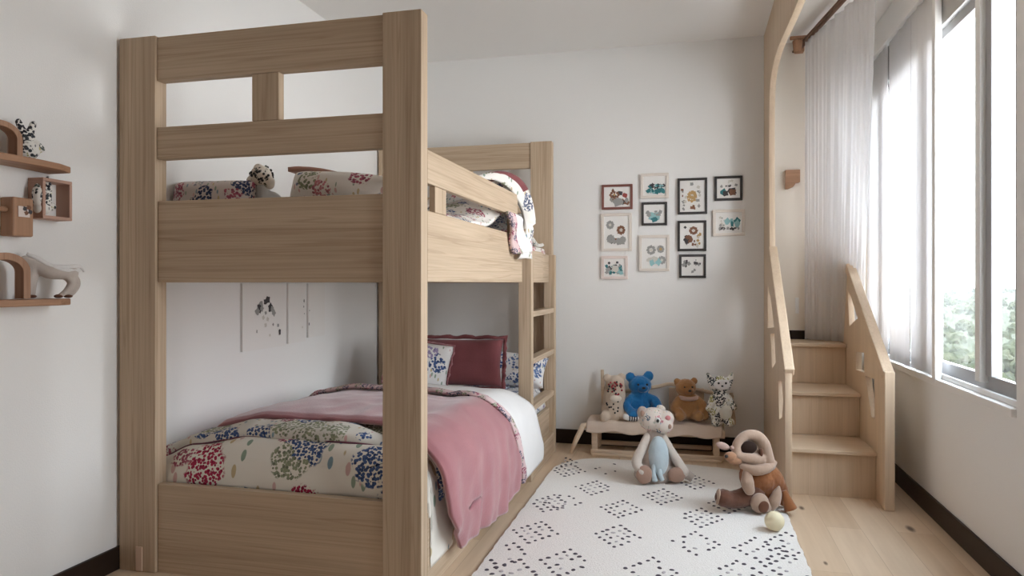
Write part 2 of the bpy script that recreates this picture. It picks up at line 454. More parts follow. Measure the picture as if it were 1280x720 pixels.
for i, (a, b, lab) in enumerate(PANELS):
    o = folded_strip('window_panel_curtain', ((XR-.008, a), (XR-.008, b)), ((XR-.008, a), (XR-.008, b)), SILL+.03, HEAD-.02, sheer2, (2, 2.0, 3)[i], .007, nu=60, nv=6, seed=i*2)
    tag(o, lab, 'curtain', 'white fabric panels over the far part of the window')

# ------------------------------------------------------------------ staircase
ST = empty('staircase', (.75, 4.3, 0))
tag(ST, 'pale wooden staircase with arched side panel rising to the curtained alcove', 'staircase')
RX0, RX1 = .99, 1.025
def P2(u, v, X): p = at(u, v, X=X); return (p.y, p.z)
xl = PX0
# left panel outline in (y, z)
arch = smooth_path([(p[0], p[1], 0) for p in [P2(962, 310, xl), P2(961.5, 230, xl), P2(961.5, 150, xl), P2(962.5, 110, xl), P2(965.5, 85, xl), P2(972, 61, xl), P2(980, 42, xl), P2(988, 24, xl), P2(997, 2, xl)]], 5)
arch = [(p.x, p.y) for p in arch]
arch += [(3.0, arch[-1][1]-.005), (2.2, arch[-1][1]-.01)]
outl = [(YB, 0), (4.12, 0), (4.12, .74), (4.2, .80)] + arch + [(2.2, H-.001), (YB, H-.001)]
holesL = [[P2(*q, xl) for q in loop] for loop in (
    [(959.5, 356), (963, 372), (968, 409), (959.5, 410)],
    [(963, 417), (968, 416), (969.5, 453), (965, 461)],
    [(972.5, 476), (977, 476), (979, 500), (977.5, 522), (974, 524)])]
plate('side_panel', outl, holesL, PX1-PX0, lambda a, b, t: Vector((PX0+t, a, b)), S['z'], ST, bevel=.002)
# left handrail along the sloping edge
def slope_bar(name, p0, p1, x0, x1, dep, mat):
    (y0, z0), (y1, z1) = p0, p1
    d = Vector((y1-y0, z1-z0)).normalized(); n = Vector((-d.y, d.x))
    if n.y > 0: n = -n
    q = [(y0, z0), (y1, z1), (y1+n.x*dep, z1+n.y*dep), (y0+n.x*dep, z0+n.y*dep)]
    bm = bmesh.new(); off = Vector(ST.location); vs = []
    for x in (x0, x1):
        vs.append([bm.verts.new(Vector((x, a, b))-off) for a, b in q])
    bm.faces.new(vs[0]); bm.faces.new(vs[1][::-1])
    for k in range(4): bm.faces.new((vs[0][k], vs[1][k], vs[1][(k+1) % 4], vs[0][(k+1) % 4]))
    return mesh_obj(name, bm, mat, ST, bevel=.006)
slope_bar('handrail', (4.10, .735), (arch[0][0], 1.44), PX0-.006, PX1+.012, .05, S['y'])
# right panel
pr = [(5.48, 0), (4.17, 0), (4.17, .74), (5.30, 1.46), (5.48, 1.50)]
holesR = [[P2(*q, RX0) for q in loop] for loop in (
    [(1059, 362), (1064, 372), (1072, 398), (1067, 402), (1061.5, 408)],
    [(1070, 440), (1080, 441), (1080.5, 466), (1069.5, 462)],
    [(1081.5, 470), (1093, 474), (1093.5, 524), (1089, 521)])]
plate('side_panel', pr, holesR, RX1-RX0, lambda a, b, t: Vector((RX0+t, a, b)), S['z'], ST, bevel=.002)
slope_bar('handrail', (4.13, .735), (5.33, 1.49), RX0-.012, RX1+.008, .055, S['y'])
box('newel_post', (RX0-.008, 4.12, 0), (RX1+.008, 4.20, .735), S['z'], ST, .006)
ys = (4.33, 4.72, 5.13); zs = (.266, .531, .797)
z_prev = 0
for i in range(3):
    y0 = ys[i]; z = zs[i]; y1 = ys[i+1] if i < 2 else YA-.022
    box('riser', (PX1+.001, y0, z_prev), (RX0-.001, y0+.018, z-.024), S['z'], ST, .002)
    box('tread' if i < 2 else 'landing', (PX1+.001, y0-.03, z-.022), (RX0-.001, y1, z), S['x'], ST, .004)
    z_prev = z
# curtain, rod, bracket
ROD0, ROD1 = Vector((.735, 5.49, 2.875)), Vector((.985, 3.75, 2.875))
CT = empty('curtain_rod', ROD0)
tag(CT, 'dark brown curtain rod under the ceiling above the stairs', 'curtain rod')
bm = bmesh.new(); add_tube(bm, [(0, 0, 0), ROD1-ROD0], .016, 14); mesh_obj('rod', bm, darkwood, CT, smooth=True)
bm = bmesh.new(); add_tube(bm, [(-.03, -.02, -.012), (ROD1-ROD0)+Vector((-.03, .02, -.012))], .008, 10); mesh_obj('pull_cord_rail', bm, darkwood, CT, smooth=True)
for f in (.03, .97):
    p = (ROD1-ROD0)*f
    bm = bmesh.new()
    add_box(bm, p+Vector((-.012, -.02, .0)), p+Vector((.012, .02, .065)))
    add_box(bm, p+Vector((-.03, -.03, -.03)), p+Vector((.03, .03, .012)))
    mesh_obj('rod_bracket', bm, brownwood['x'], CT, bevel=.005)
rb = at(997, 56, Y=5.2)
bm = bmesh.new(); add_tube(bm, [(rb.x-ROD0.x, 5.2-ROD0.y, -.02), (rb.x-ROD0.x, 5.2-ROD0.y, -.10)], [.034, .026], 12); add_tube(bm, [(rb.x-ROD0.x-.05, 5.2-ROD0.y, -.0), (.03, 5.2-ROD0.y, -.0)], .014, 10)
mesh_obj('finial', bm, brownwood['z'], CT, smooth=False, bevel=.004)
cu = folded_strip('stair_curtain', ((.775, 5.42), (1.10, 5.13)), ((.755, 5.26), (.985, 4.30)), .805, 2.865, sheer, 7, .018, nu=260, nv=30, seed=3)
tag(cu, 'sheer white floor length curtain standing on the stair landing', 'curtain')
# little wooden corbel on the alcove wall, and switch
a = at(981, 237, Y=YA); b = at(999, 213, Y=YA)
pts = [(a.x, b.z), (b.x, b.z), (b.x, b.z-.09), (a.x+.07, b.z-.095), (a.x+.055, b.z-.12), (a.x+.02, a.z+.0), (a.x, a.z)]
o = plate('wall_hook', [(p[0]-a.x, p[1]-a.z) for p in pts], [], .05, lambda x, z, t: Vector((a.x+x, YA-t, a.z+z)), brownwood['x'], None, .003)
tag(o, 'small notched brown wooden bracket on the alcove wall beside the curtain', 'wall bracket')
a = at(994, 392, Y=YA); b = at(998.5, 372, Y=YA)
sw = empty('light_switch', (a.x, YA, a.z)); tag(sw, 'slim white switch plate on the cream alcove wall above the landing', 'switch')
box('switch_plate', (a.x, YA-.012, a.z), (b.x, YA, b.z), whitem, sw, .003)
box('rocker', (a.x+.006, YA-.017, a.z+.04), (b.x-.006, YA-.012, b.z-.04), whitem, sw, .002)

# ------------------------------------------------------------------ bunk bed
BX0, BX1, BY0, BY1, BH = -2.33, -.98, 2.50, 5.12, 2.225
BED = empty('bunk_bed', ((BX0+BX1)/2, (BY0+BY1)/2, 0))
tag(BED, 'tall light oak bunk bed with panelled foot end against the left wall', 'bunk bed')
def bx(name, lo, hi, ax, bev=.003): return box(name, lo, hi, W[ax], BED, bev)
PW = .165
for (y0, y1) in ((BY0, BY0+.067), (BY1-.07, BY1)):
    nm = 'foot' if y0 == BY0 else 'head'
    bx('post', (BX0, y0, 0), (BX0+.177, y1, BH), 'z', .003)
    bx('post', (BX1-.157, y0, 0), (BX1, y1, BH), 'z', .003)
    xa, xb = BX0+.178, BX1-.158
    ya, yb = y0+.010, y1-.012
    bx('top_rail', (xa, ya, 2.038), (xb, yb, BH-.004), 'x')
    bx('middle_rail', (xa, ya, 1.714), (xb, yb, 1.847), 'x')
    bx('centre_stile', (-1.708, ya+.004, 1.848), (-1.586, yb-.004, 2.037), 'z')
    bx('upper_panel', (xa, ya+.004, 1.203), (xb, yb-.004, 1.541), 'x')
    bx('lower_panel', (xa, ya+.004, .0), (xb, yb-.004, .367), 'x')
tb = box('foot_tab', (at(170.7, 700, Y=2.5).x, BY0-.006, .004), (at(178.5, 700, Y=2.5).x, BY0, .105), peachm, BED, .002); tb['label'] = 'pale peach foot tab'
bx('upper_side_board', (BX1-.03, BY0+.068, 1.205), (BX1, 4.13, 1.478), 'y')
bx('guard_rail', (BX1-.03, BY0+.068, 1.583), (BX1, 4.02, 1.712), 'y')
bx('guard_support', (BX1-.028, 2.655, 1.479), (BX1-.002, 2.785, 1.582), 'z')
bx('guard_support', (BX1-.028, 3.88, 1.479), (BX1-.002, 4.00, 1.582), 'z')
bx('wall_side_board', (BX0, BY0+.068, 1.205), (BX0+.03, BY1-.071, 1.50), 'y')
bx('wall_side_board', (BX0, BY0+.068, .02), (BX0+.03, BY1-.071, .33), 'y')
bx('lower_side_board', (BX1-.03, BY0+.068, .05), (BX1, BY1-.071, .32), 'y')
bx('plinth', (BX1-.045, BY0+.068, 0), (BX1-.012, BY1-.071, .048), 'y')
bx('upper_bed_base', (BX0+.031, BY0+.068, 1.235), (BX1-.031, BY1-.071, 1.26), 'y')
bx('lower_bed_base', (BX0+.031, BY0+.068, .20), (BX1-.031, BY1-.071, .225), 'y')
# ladder
LX0, LX1 = -1.02, -.94
lad = BED
def lb(name, lo, hi, ax): return box(name, lo, hi, W[ax], BED, .004)
lb('ladder_stile', (LX0, 4.20, 0), (LX1, 4.265, 1.40), 'z')
lb('ladder_stile', (LX0, 4.96, 0), (LX1, 5.01, 1.40), 'z')
lb('ladder_head_board', (BX1-.0, 4.266, 1.205), (LX1, 4.55, 1.40), 'y')
lb('upper_side_board', (BX1-.03, 4.266, 1.205), (BX1-.001, 4.955, 1.40), 'y')
for z in (1.014, .724, .432):
    lb('ladder_rung', (LX0+.005, 4.266, z-.022), (LX1-.004, 4.959, z+.013), 'y')
lb('ladder_bottom_step', (LX0+.005, 4.266, .0), (LX1-.004, 4.959, .15), 'y')

# ------------------------------------------------------------------ bedding
def grid_mesh(name, fn, nu, nv, mat, thick=.02, parent=None, wr=.006, wscale=5.0, seed=0, sub=1, mats=None, midx=None, both=0.0):
    """fn(s,t)->Vector; noise wrinkles along the normal"""
    bm = bmesh.new(); P = [[Vector(fn(i/nu, j/nv)) for i in range(nu+1)] for j in range(nv+1)]
    R = [[None]*(nu+1) for _ in range(nv+1)]
    for j in range(nv+1):
        for i in range(nu+1):
            du = P[j][min(i+1, nu)]-P[j][max(i-1, 0)]; dv = P[min(j+1, nv)][i]-P[max(j-1, 0)][i]
            n = du.cross(dv)
            n = n.normalized() if n.length > 1e-9 else Vector((0, 0, 1))
            q = P[j][i]
            w = noise.noise(Vector((q.x*wscale+seed, q.y*wscale*.6, q.z*wscale*.8)))+.45*noise.noise(Vector((q.x*wscale*2.7, q.y*wscale*1.3+seed, q.z*wscale*2.2)))
            w2 = 1-abs(noise.noise(Vector((q.x*wscale*.9+q.y*1.7+seed*2, q.y*wscale*.8-q.x*1.2, q.z*wscale))))*2
            R[j][i] = bm.verts.new(q+n*(wr*w+wr*.5*w2))
    for j in range(nv):
        for i in range(nu):
            f = bm.faces.new((R[j][i], R[j][i+1], R[j+1][i+1], R[j+1][i]))
            if midx: f.material_index = midx((i+.5)/nu, (j+.5)/nv)
    me_mats = mats or [mat]
    o = mesh_obj(name, bm, me_mats, parent, smooth=True)
    sd = o.modifiers.new('thick', 'SOLIDIFY'); sd.thickness = thick; sd.offset = 0
    return o

def lerp(a, b, t): return a+(b-a)*t
def sst(a, b, x):
    t = max(0, min(1, (x-a)/(b-a))); return t*t*(3-2*t)
def pw(x, pts):
    if x <= pts[0][0]: return pts[0][1]
    for (a, b), (c, d) in zip(pts[:-1], pts[1:]):
        if x <= c:
            t = (x-a)/(c-a); t = t*t*(3-2*t)*.5+t*.5
            return b+(d-b)*t
    return pts[-1][1]

XS = [(-2.31, .40), (-2.24, .435), (-2.10, .50), (-1.85, .545), (-1.4, .555), (-1.15, .545)]
def topz(x, y, k):
    """height of the bedding; k = extra height along y"""
    return pw(x, XS)+k(y)*sst(-2.34, -2.0, x)
def section(s, y, kf, hem, out=0.0, x_start=-2.30):
    """point at fraction s of the cross-section: wall -> top -> round the edge -> hanging hem"""
    xe = -1.10; zt = topz(xe, y, kf); r = .115+.0*y
    L1 = xe-x_start; L2 = r*PI/2; L3 = max(.05, zt-r-hem); T = L1+L2+L3; d = s*T
    if d < L1:
        x = x_start+d; return Vector((x, y, topz(x, y, kf)+out))
    if d < L1+L2:
        a = (d-L1)/r; return Vector((xe+(r+out)*math.sin(a), y, zt-r+(r+out)*math.cos(a)))
    e = d-L1-L2
    return Vector((xe+r+out+.015*math.sin(min(1, e/L3)*PI), y, zt-r-e))
# mattress
box_m = empty('mattress', (-1.65, 3.8, .226)); tag(box_m, 'lower bunk mattress under the pink and floral covers', 'mattress')
bm = bmesh.new(); add_box(bm, (-.635, -1.21, 0), (.625, 1.22, .17)); o = mesh_obj('mattress_core', bm, whitecl, box_m, bevel=.03)

kq = lambda y: pw(y, [(2.57, -.05), (2.62, -.02), (2.72, .0), (2.85, .03), (3.1, .05), (3.6, .07), (4.2, .03), (4.9, .0)])
# floral quilt: body (lower band) drawn over the foot edge
QL = empty('floral_quilt', (-1.65, 2.8, .40)); tag(QL, 'cream quilt printed with blue and crimson flowers at the foot of the lower bunk', 'quilt')
qo = Vector(QL.location)
def q1(s, t):
    # t along the bed: 0 = tucked at the panel, 1 = under second band
    k = t*.60
    z0 = .358
    if t < .5:
        a = t/.5; ang = a*PI/2
        y = 2.572+.088*(1-math.cos(ang)); f = math.sin(ang)
    else:
        y = 2.66+(t-.5)/.5*.35; f = 1
    p = section(s, max(y, 2.572), lambda yy: -.015+.05*sst(2.64, 3.0, yy), .10 if t > .2 else .30, 0)
    if p.x < -1.12 and f < 1:
        p.z = lerp(z0, p.z, f)
    elif f < 1:
        p.z = min(p.z, lerp(z0, .6, f)) if p.z > z0 else p.z
    return p-qo
def q1x(s, t):
    p = q1(s, t)+qo
    return Vector((min(p.x, -.985), p.y, p.z))-qo
grid_mesh('quilt_body', q1x, 110, 40, fl_big, .018, QL, .007, 5, 3)
def q2(s, t):
    ang = min(1, t/.28)*PI
    if t < .28:
        y = 2.665-.028*math.sin(ang/2+PI/4)+.02; up = lerp(.0, .040, t/.28)
    else:
        g_ = (t-.28)/.72; y = 2.665+g_*pw(s, [(0, .45), (.6, .42), (.72, .16), (1, .10)]); up = .040-.10*sst(.22, .8, g_)
    up *= 1-.75*sst(.66, .76, s)
    xx = section(s, y, lambda yy: -.015+.028*sst(2.64, 2.9, yy), .34, up)
    bow = (.05*math.sin(s*5.2)-.03)*(1-sst(.62, .72, s))
    xx.y += bow*.6*(1 if xx.x < -1.05 else .4)+.02
    return xx-qo
o = grid_mesh('quilt_turned_band', q2, 110, 30, fl_mid, .022, QL, .008, 6, 9); o['label'] = 'densely printed blue floral band'
bm = bmesh.new()
path = [q2(i/70*.97, .06)+Vector((0, -.012, .004)) for i in range(71)]
add_tube(bm, path, .0045, 6); mesh_obj('piping', bm, plain('piping_wine', (.16, .06, .09, 1), .8), QL, smooth=True)

# pink duvet
DV = empty('duvet', (-1.6, 3.5, .45)); tag(DV, 'dusty pink duvet with white turned back edge hanging over the lower bunk side', 'duvet')
do = Vector(DV.location)
def ystart(s): return pw(s, [(0, 2.90), (.30, 2.84), (.60, 2.80), (.68, 2.66), (.78, 2.60), (.88, 2.63), (1, 2.80)])
def yend(s): return pw(s, [(0, 3.85), (.3, 3.72), (.62, 3.60), (.72, 3.56), (.85, 3.70), (1, 3.86)])
kd = lambda y: pw(y, [(2.6, .0), (2.8, .03), (3.2, .035), (3.7, .01), (4.15, -.04), (4.6, -.06)])
def d1(s, t):
    y = lerp(ystart(s), yend(s), t)
    e = min(1, t/.03)
    p = section(s, y, kd, .095+.02*math.sin(y*7)*(s > .9), .012*e+.020+.012*sst(.6, .72, s), x_start=-2.28)
    if s > .74:
        g = (s-.74)/.26
        p.x += .022*sst(0, .2, g)+g*(.006+.010*math.sin(y*26+1)+.006*math.sin(y*43))
    return p-do
grid_mesh('duvet_body', d1, 120, 120, pinkm, .022, DV, .010, 5, 5)
def d2(s, t):
    y = lerp(yend(s)-.03, yend(s)+.52, t)
    p = section(s, y, kd, .10, .050, x_start=-2.28); p.x += .022*sst(.74, .8, s); return p-do
o = grid_mesh('turned_back_edge', d2, 100, 16, whitecl, .018, DV, .006, 6, 8); o['label'] = 'white turned back edge'
def d3(s, t):
    y = lerp(yend(s)-.065, yend(s)-.005, t)
    p = section(s, y, kd, .105, .056+.012*math.sin(t*PI), x_start=-2.28); p.x += .022*sst(.74, .8, s); return p-do
o = grid_mesh('floral_trim', d3, 140, 8, fl_trim, .014, DV, .006, 14, 2); o['label'] = 'small flowered ruffled trim'

def pillow(name, w, h, th, mats, loc, rot, label, cat='pillow', group=None, fringe=0, seed=0, sq=4.0, trim=None):
    t = empty(name, loc); t.rotation_euler = rot; tag(t, label, cat, group)
    bm = bmesh.new(); nu = nv = 28
    sides = []
    for sg in (1, -1):
        R = []
        for j in range(nv+1):
            row = []
            for i in range(nu+1):
                a = -1+2*i/nu; b = -1+2*j/nv
                pin = 1-.06*(1-b*b)*abs(a)**3-.0; pin2 = 1-.06*(1-a*a)*abs(b)**3
                x = a*w/2*pin; z = b*h/2*pin2
                y = sg*th/2*(max(0, (1-abs(a)**sq))*max(0, (1-abs(b)**sq)))**.55
                y += sg*.012*noise.noise(Vector((x*9+seed, z*9, sg)))*(1-abs(a)**6)*(1-abs(b)**6)
                row.append((x, y, z+h/2))
            R.append(row)
        sides.append(R)
    vs = {}
    def V(sg, i, j):
        k = (0 if (i in (0, nu) or j in (0, nv)) else sg, i, j)
        if k not in vs: vs[k] = bm.verts.new(sides[sg][j][i])
        return vs[k]
    for sg in (0, 1):
        for j in range(nv):
            for i in range(nu):
                q = [V(sg, i, j), V(sg, i+1, j), V(sg, i+1, j+1), V(sg, i, j+1)]
                if sg == 1: q.reverse()
                if len(set(q)) == 4: bm.faces.new(q)
    mesh_obj('cushion', bm, mats, t, smooth=True)
    if fringe:
        bm = bmesh.new(); n = 120; inner = []; outer = []
        for k in range(n):
            f = k/n*4; sd = int(f); g = f-sd
            a, b = {0: (-1+2*g, 1), 1: (1, 1-2*g), 2: (1-2*g, -1), 3: (-1, -1+2*g)}[sd]
            x, z = a*w/2*.985, b*h/2*.985
            o2 = fringe*(1+.12*math.sin(k*1.1)+.25*random.random())
            l = math.hypot(a, b)
            wob = .012*math.sin(k*.9+seed)
            inner.append(bm.verts.new((x, 0, z+h/2)))
            outer.append(bm.verts.new((x+(a if abs(a) > .96 else a*.2)*o2, wob, z+h/2+(b if abs(b) > .96 else b*.2)*o2)))
        for k in range(n):
            bm.faces.new((inner[k], inner[(k+1) % n], outer[(k+1) % n], outer[k]))
        o = mesh_obj('ruffle', bm, trim or mats, t, smooth=True)
        s_ = o.modifiers.new('thick', 'SOLIDIFY'); s_.thickness = .006
    return t
zb = .525
pillow('pillow', .66, .325, .15, maroonm, (-1.545, 4.52, zb-.012), (math.radians(-16), 0, math.radians(6)), 'maroon pillow with ruffled edge standing on the lower bunk', fringe=.022, seed=1)
pillow('pillow', .42, .31, .12, fl_blue, (-1.74, 4.30, zb+.005), (math.radians(-20), math.radians(9), math.radians(10)), 'white and blue floral pillow leaning before the maroon pillow', seed=2, fringe=.006, trim=pinkm)
pillow('pillow', .50, .24, .20, fl_blue, (-1.24, 4.80, zb-.03), (math.radians(-35), math.radians(4), 0), 'white and blue floral pillow slumped right of the maroon pillow beside the ladder', seed=5)
# sheet at the head of the lower bunk
SH = empty('bed_sheet', (-1.6, 4.7, .45)); tag(SH, 'white flowered sheet under the pillows of the lower bunk', 'sheet')
so = Vector(SH.location)
kh = lambda y: pw(y, [(4.0, -.04), (4.4, -.06), (5.0, -.07)])
grid_mesh('sheet_top', lambda s, t: section(s, lerp(4.0, 5.02, t), kh, .33, -.012, x_start=-2.29)+Vector((-.03 if s > .75 else 0, 0, 0))-so, 70, 30, fl_blue, .012, SH, .004, 6, 4)

# upper bunk
UM = empty('mattress', (-1.65, 3.8, 1.261)); tag(UM, 'upper bunk mattress behind the guard rail', 'mattress')
bm = bmesh.new(); add_box(bm, (-.635, -1.21, 0), (.635, 1.22, .19)); mesh_obj('mattress_core', bm, fl_up, UM, bevel=.03)
UB = empty('bedspread', (-1.6, 3.7, 1.45)); tag(UB, 'flowered bedspread heaped on the upper bunk and spilling over the rail', 'bedspread')
uo = Vector(UB.location)
def ub(s, t):
    x = lerp(-2.28, -1.025, s); y = lerp(2.63, 5.0, t)
    z = 1.468+.075*math.sin(min(1, s*1.02)*PI)**.5*math.sin(min(1, t)*PI)**.4
    z += .06*sst(.25, .9, s)*math.exp(-((t-.1)/.25)**2)*0
    z += .20*sst(.45, .85, s)*math.exp(-((y-4.05)/.45)**2)*(1-.25*sst(.93, 1, s))
    z += .03*noise.noise(Vector((x*5, y*4, 2)))
    return Vector((x, y, z))-uo
grid_mesh('spread', ub, 70, 110, fl_up, .02, UB, .012, 6, 1)
# the roll that climbs over the rail end and hangs down outside
def rolled(s, t):
    # s across the strip (y), t along the drop
    pts = [Vector((-1.45, 3.62, 1.60)), Vector((-1.25, 3.72, 1.74)), Vector((-1.10, 3.88, 1.82)), Vector((-1.02, 4.03, 1.795)), Vector((-.975, 4.13, 1.68)), Vector((-.955, 4.15, 1.53)), Vector((-.950, 4.08, 1.40)), Vector((-.945, 4.03, 1.345))]
    f = t*(len(pts)-1); i = min(int(f), len(pts)-2); g = f-i
    P0 = pts[max(i-1, 0)]; P1 = pts[i]; P2_ = pts[i+1]; P3 = pts[min(i+2, len(pts)-1)]
    c = .5*((2*P1)+(-P0+P2_)*g+(2*P0-5*P1+4*P2_-P3)*g*g+(-P0+3*P1-3*P2_+P3)*g**3)
    wd = pw(t, [(0, .30), (.35, .26), (.6, .12), (.75, .17), (1, .27)])
    a = (s-.5)*2
    return Vector((c.x+.045*(1-a*a)*(.5+.5*(t < .7)), c.y+a*wd*.5*.9, c.z-.05*a*a*(1-sst(.5, .7, t))))
def roll2(s, t):
    p = rolled(s, t); return p-uo
def roll_m(s, t): return 0 if t > .52 else (1 if .3 < s < .8 and t > .1 else 0)
grid_mesh('hanging_corner', roll2, 30, 70, None, .03, UB, .010, 9, 6, mats=[fl_up, maroonm, whitecl], midx=lambda s, t: (1 if (.12 < t < .5 and .22 < s < .75) else (2 if (t > .78 and .12 < s < .40) else 0)))
# folded-back flap outside the board
def flap(s, t):
    a = Vector((-.962, 3.70, 1.585)).lerp(Vector((-.957, 4.06, 1.55)), s); b = Vector((-.952, 3.83, 1.36)).lerp(Vector((-.945, 4.22, 1.40)), s)
    p = a.lerp(b, t); p.x += .018*math.sin(s*PI)+.01*math.sin(t*6+s*4); return p-uo
o = grid_mesh('folded_flap', flap, 24, 24, None, .022, UB, .006, 9, 2, mats=[whitecl, fl_trim, fl_up], midx=lambda s, t: (1 if s < .2 else (0 if s < .75 else 2)))
# pillows and plush toy on the upper bunk
pillow('pillow', .42, .17, .20, fl_dark, (at(266, 240, Y=2.86).x, 2.86, 1.505), (math.radians(-10), 0, math.radians(4)), 'dark flowered pillow lying left of the spotted toy on the upper bunk', seed=8, sq=3)
pillow('pillow', .50, .15, .24, fl_up, (at(424, 240, Y=2.80).x, 2.80, 1.525), (math.radians(-14), math.radians(5), math.radians(-3)), 'cream flowered pillow right of the spotted toy on the upper bunk', seed=4, sq=3)
def pf(s, t):
    c = at(424, 240, Y=2.80).x
    x = c-.26+.52*s; y = 2.80+.02+.22*t
    return Vector((x, y, 1.705-.075*s-.05*t*t+.012*math.sin(s*6)))
ff = grid_mesh('folded_blanket', pf, 30, 14, cloth('terracotta_cloth', (.46, .25, .19, 1)), .02, None, .004, 8, 3)
tag(ff, 'terracotta blanket edge folded behind the cream flowered upper bunk pillow', 'blanket')

# ------------------------------------------------------------------ plush toys
def blob(name, parts, mat, parent, voxel=.006, smooth_it=6, bump=0.0, k=1.0):
    """continuous body out of ellipsoids ('e', c, r, rot) and tapered limbs ('t', pts, radii)"""
    bm = bmesh.new()
    for p in parts:
        if p[0] == 'e': add_ell(bm, [c*k for c in p[1]], [c*k for c in p[2]], p[3] if len(p) > 3 else (0, 0, 0))
        else:
            pts = [Vector(q)*k for q in p[1]]; rr = [r*k for r in p[2]]
            sp = smooth_path(pts, 5) if len(pts) > 2 else [pts[0].lerp(pts[1], i/5) for i in range(6)]
            n = len(sp); m = len(rr)
            rads = []
            for i in range(n):
                f = i/(n-1)*(m-1); a = min(int(f), m-2); rads.append(rr[a]+(rr[a+1]-rr[a])*(f-a))
            add_tube(bm, sp, rads, 12)
            add_ell(bm, sp[0], [rads[0]]*3, seg=12, rings=8); add_ell(bm, sp[-1], [rads[-1]]*3, seg=12, rings=8)
    me = bpy.data.meshes.new(name); bm.to_mesh(me); bm.free()
    o = bpy.data.objects.new(name, me); COL.objects.link(o)
    r = o.modifiers.new('r', 'REMESH'); r.mode = 'VOXEL'; r.voxel_size = voxel
    s = o.modifiers.new('s', 'SMOOTH'); s.iterations = smooth_it; s.factor = .6
    dg = bpy.context.evaluated_depsgraph_get(); dg.update()
    m2 = bpy.data.meshes.new_from_object(o.evaluated_get(dg))
    bpy.data.objects.remove(o); bpy.data.meshes.remove(me)
    m2.name = name; m2.materials.clear(); m2.materials.append(mat)
    for v in m2.vertices:
        if bump: v.co += v.normal*bump*noise.noise(v.co*70)
    for p in m2.polygons: p.use_smooth = True
    o = bpy.data.objects.new(name, m2)
    return link(o, parent)

def merge_into(body, extra):
    bm = bmesh.new(); bm.from_mesh(body.data); n = len(body.data.materials); k0 = len(bm.faces)
    bm.from_mesh(extra.data); bm.faces.ensure_lookup_table()
    for f in bm.faces[k0:]: f.material_index += n; f.smooth = True
    for m in extra.data.materials: body.data.materials.append(m)
    bm.to_mesh(body.data); bm.free(); bpy.data.objects.remove(extra)

def bit(name, parts, mat, parent, k=1.0):
    if name in ('eye', 'hoof', 'stripe') and len(parts) > 1:
        for q in parts: o = bit(name, [q], mat, parent, k)
        return o
    bm = bmesh.new()
    for p in parts:
        if p[0] == 'e': add_ell(bm, [c*k for c in p[1]], [c*k for c in p[2]], p[3] if len(p) > 3 else (0, 0, 0), 16, 10)
        else:
            pts = [Vector(q)*k for q in p[1]]; sp = smooth_path(pts, 5); rr = [r*k for r in p[2]]; n = len(sp); m = len(rr); rads = []
            for i in range(n):
                f = i/(n-1)*(m-1); a = min(int(f), m-2); rads.append(rr[a]+(rr[a+1]-rr[a])*(f-a))
            add_tube(bm, sp, rads, 10)
    return mesh_obj(name, bm, mat, parent, smooth=True)

def toy(name, u, v, label, cat='soft toy', **plane):
    p = at(u, v, **plane)
    zc = -p.x*SA+p.y*CA
    t = empty(name, p, YAW); tag(t, label, cat)
    return t, zc/F
def on_bench(u, Y, zt): 
    p = at(u, 400, Y=Y); zc = -p.x*SA+p.y*CA
    return Vector((p.x, Y, zt)), zc/F
SEAT = .235
# 1: blue teddy (pixel-sized local coordinates: x right, y away, z up)
p, k = on_bench(799, 5.15, SEAT)
t = empty('teddy_bear', p, YAW); tag(t, 'bright blue teddy bear sitting on the low bench', 'teddy bear')
blob('body', [('e', (0, 2, 15), (16, 13, 17)), ('e', (0, 2, 28), (11, 10, 11)), ('e', (1, 1, 42), (14.5, 12, 12)), ('e', (3, -9, 39), (7, 6, 5)),
    ('e', (-11, 2, 52), (6, 3.5, 6)), ('e', (12, 2, 53), (6.5, 3.5, 6.5)), ('t', [(-10, -2, 26), (-17, -7, 18), (-13, -13, 11)], [5.5, 5, 5.5]),
    ('t', [(10, -2, 27), (18, -6, 24), (20, -10, 18)], [5.5, 5.5, 6.5]), ('t', [(-7, -4, 8), (-11, -16, 7)], [8, 7]), ('t', [(8, -4, 8), (13, -16, 7)], [8, 7])], bluep, t, .0055, 4, .003, k)
bit('eye', [('e', (-3, -10.5, 44), (1.4, 1, 1.4)), ('e', (8, -10, 44), (1.4, 1, 1.4))], darkcl, t, k)
bit('nose', [('e', (3, -15, 40.5), (2.4, 1.5, 1.6))], darkcl, t, k)
# 2: golden teddy with scarf
p, k = on_bench(859, 5.12, SEAT+.02)
t = empty('teddy_bear', p, YAW); tag(t, 'golden brown teddy bear with a dull pink scarf on the low bench', 'teddy bear')
blob('body', [('e', (0, 2, 15), (18, 13, 16)), ('e', (0, 0, 27), (10, 9, 9)), ('e', (-2, 0, 39), (13, 11, 11)), ('e', (0, -9, 36), (6, 5, 4.5)),
    ('e', (-12, 2, 46), (4.5, 3, 4.5)), ('e', (9, 2, 47), (4.5, 3, 4.5)), ('t', [(-10, -2, 24), (-17, -6, 15), (-12, -12, 9)], [6, 5.5, 5.5]),
    ('t', [(10, -1, 24), (19, -4, 15), (19, -8, 6)], [6.5, 6.5, 6.5]), ('t', [(-8, -4, 6), (-13, -15, 5.5)], [7, 6]), ('t', [(8, -4, 6), (11, -15, 5.5)], [7, 6])], goldp, t, .0055, 4, .003, k)
bit('scarf', [('t', [(-10.5, 0, 27.5), (-7, -9, 27), (0, -11.5, 26.5), (8, -9, 27), (11, 0, 27.5), (6, 9, 28), (-6, 9, 28), (-10.5, 0, 27.5)], [2.6, 2.6])], scarfm, t, k)
bit('eye', [('e', (-5.5, -9.6, 41), (1.3, 1, 1.3)), ('e', (4, -9.6, 41), (1.3, 1, 1.3))], darkcl, t, k)
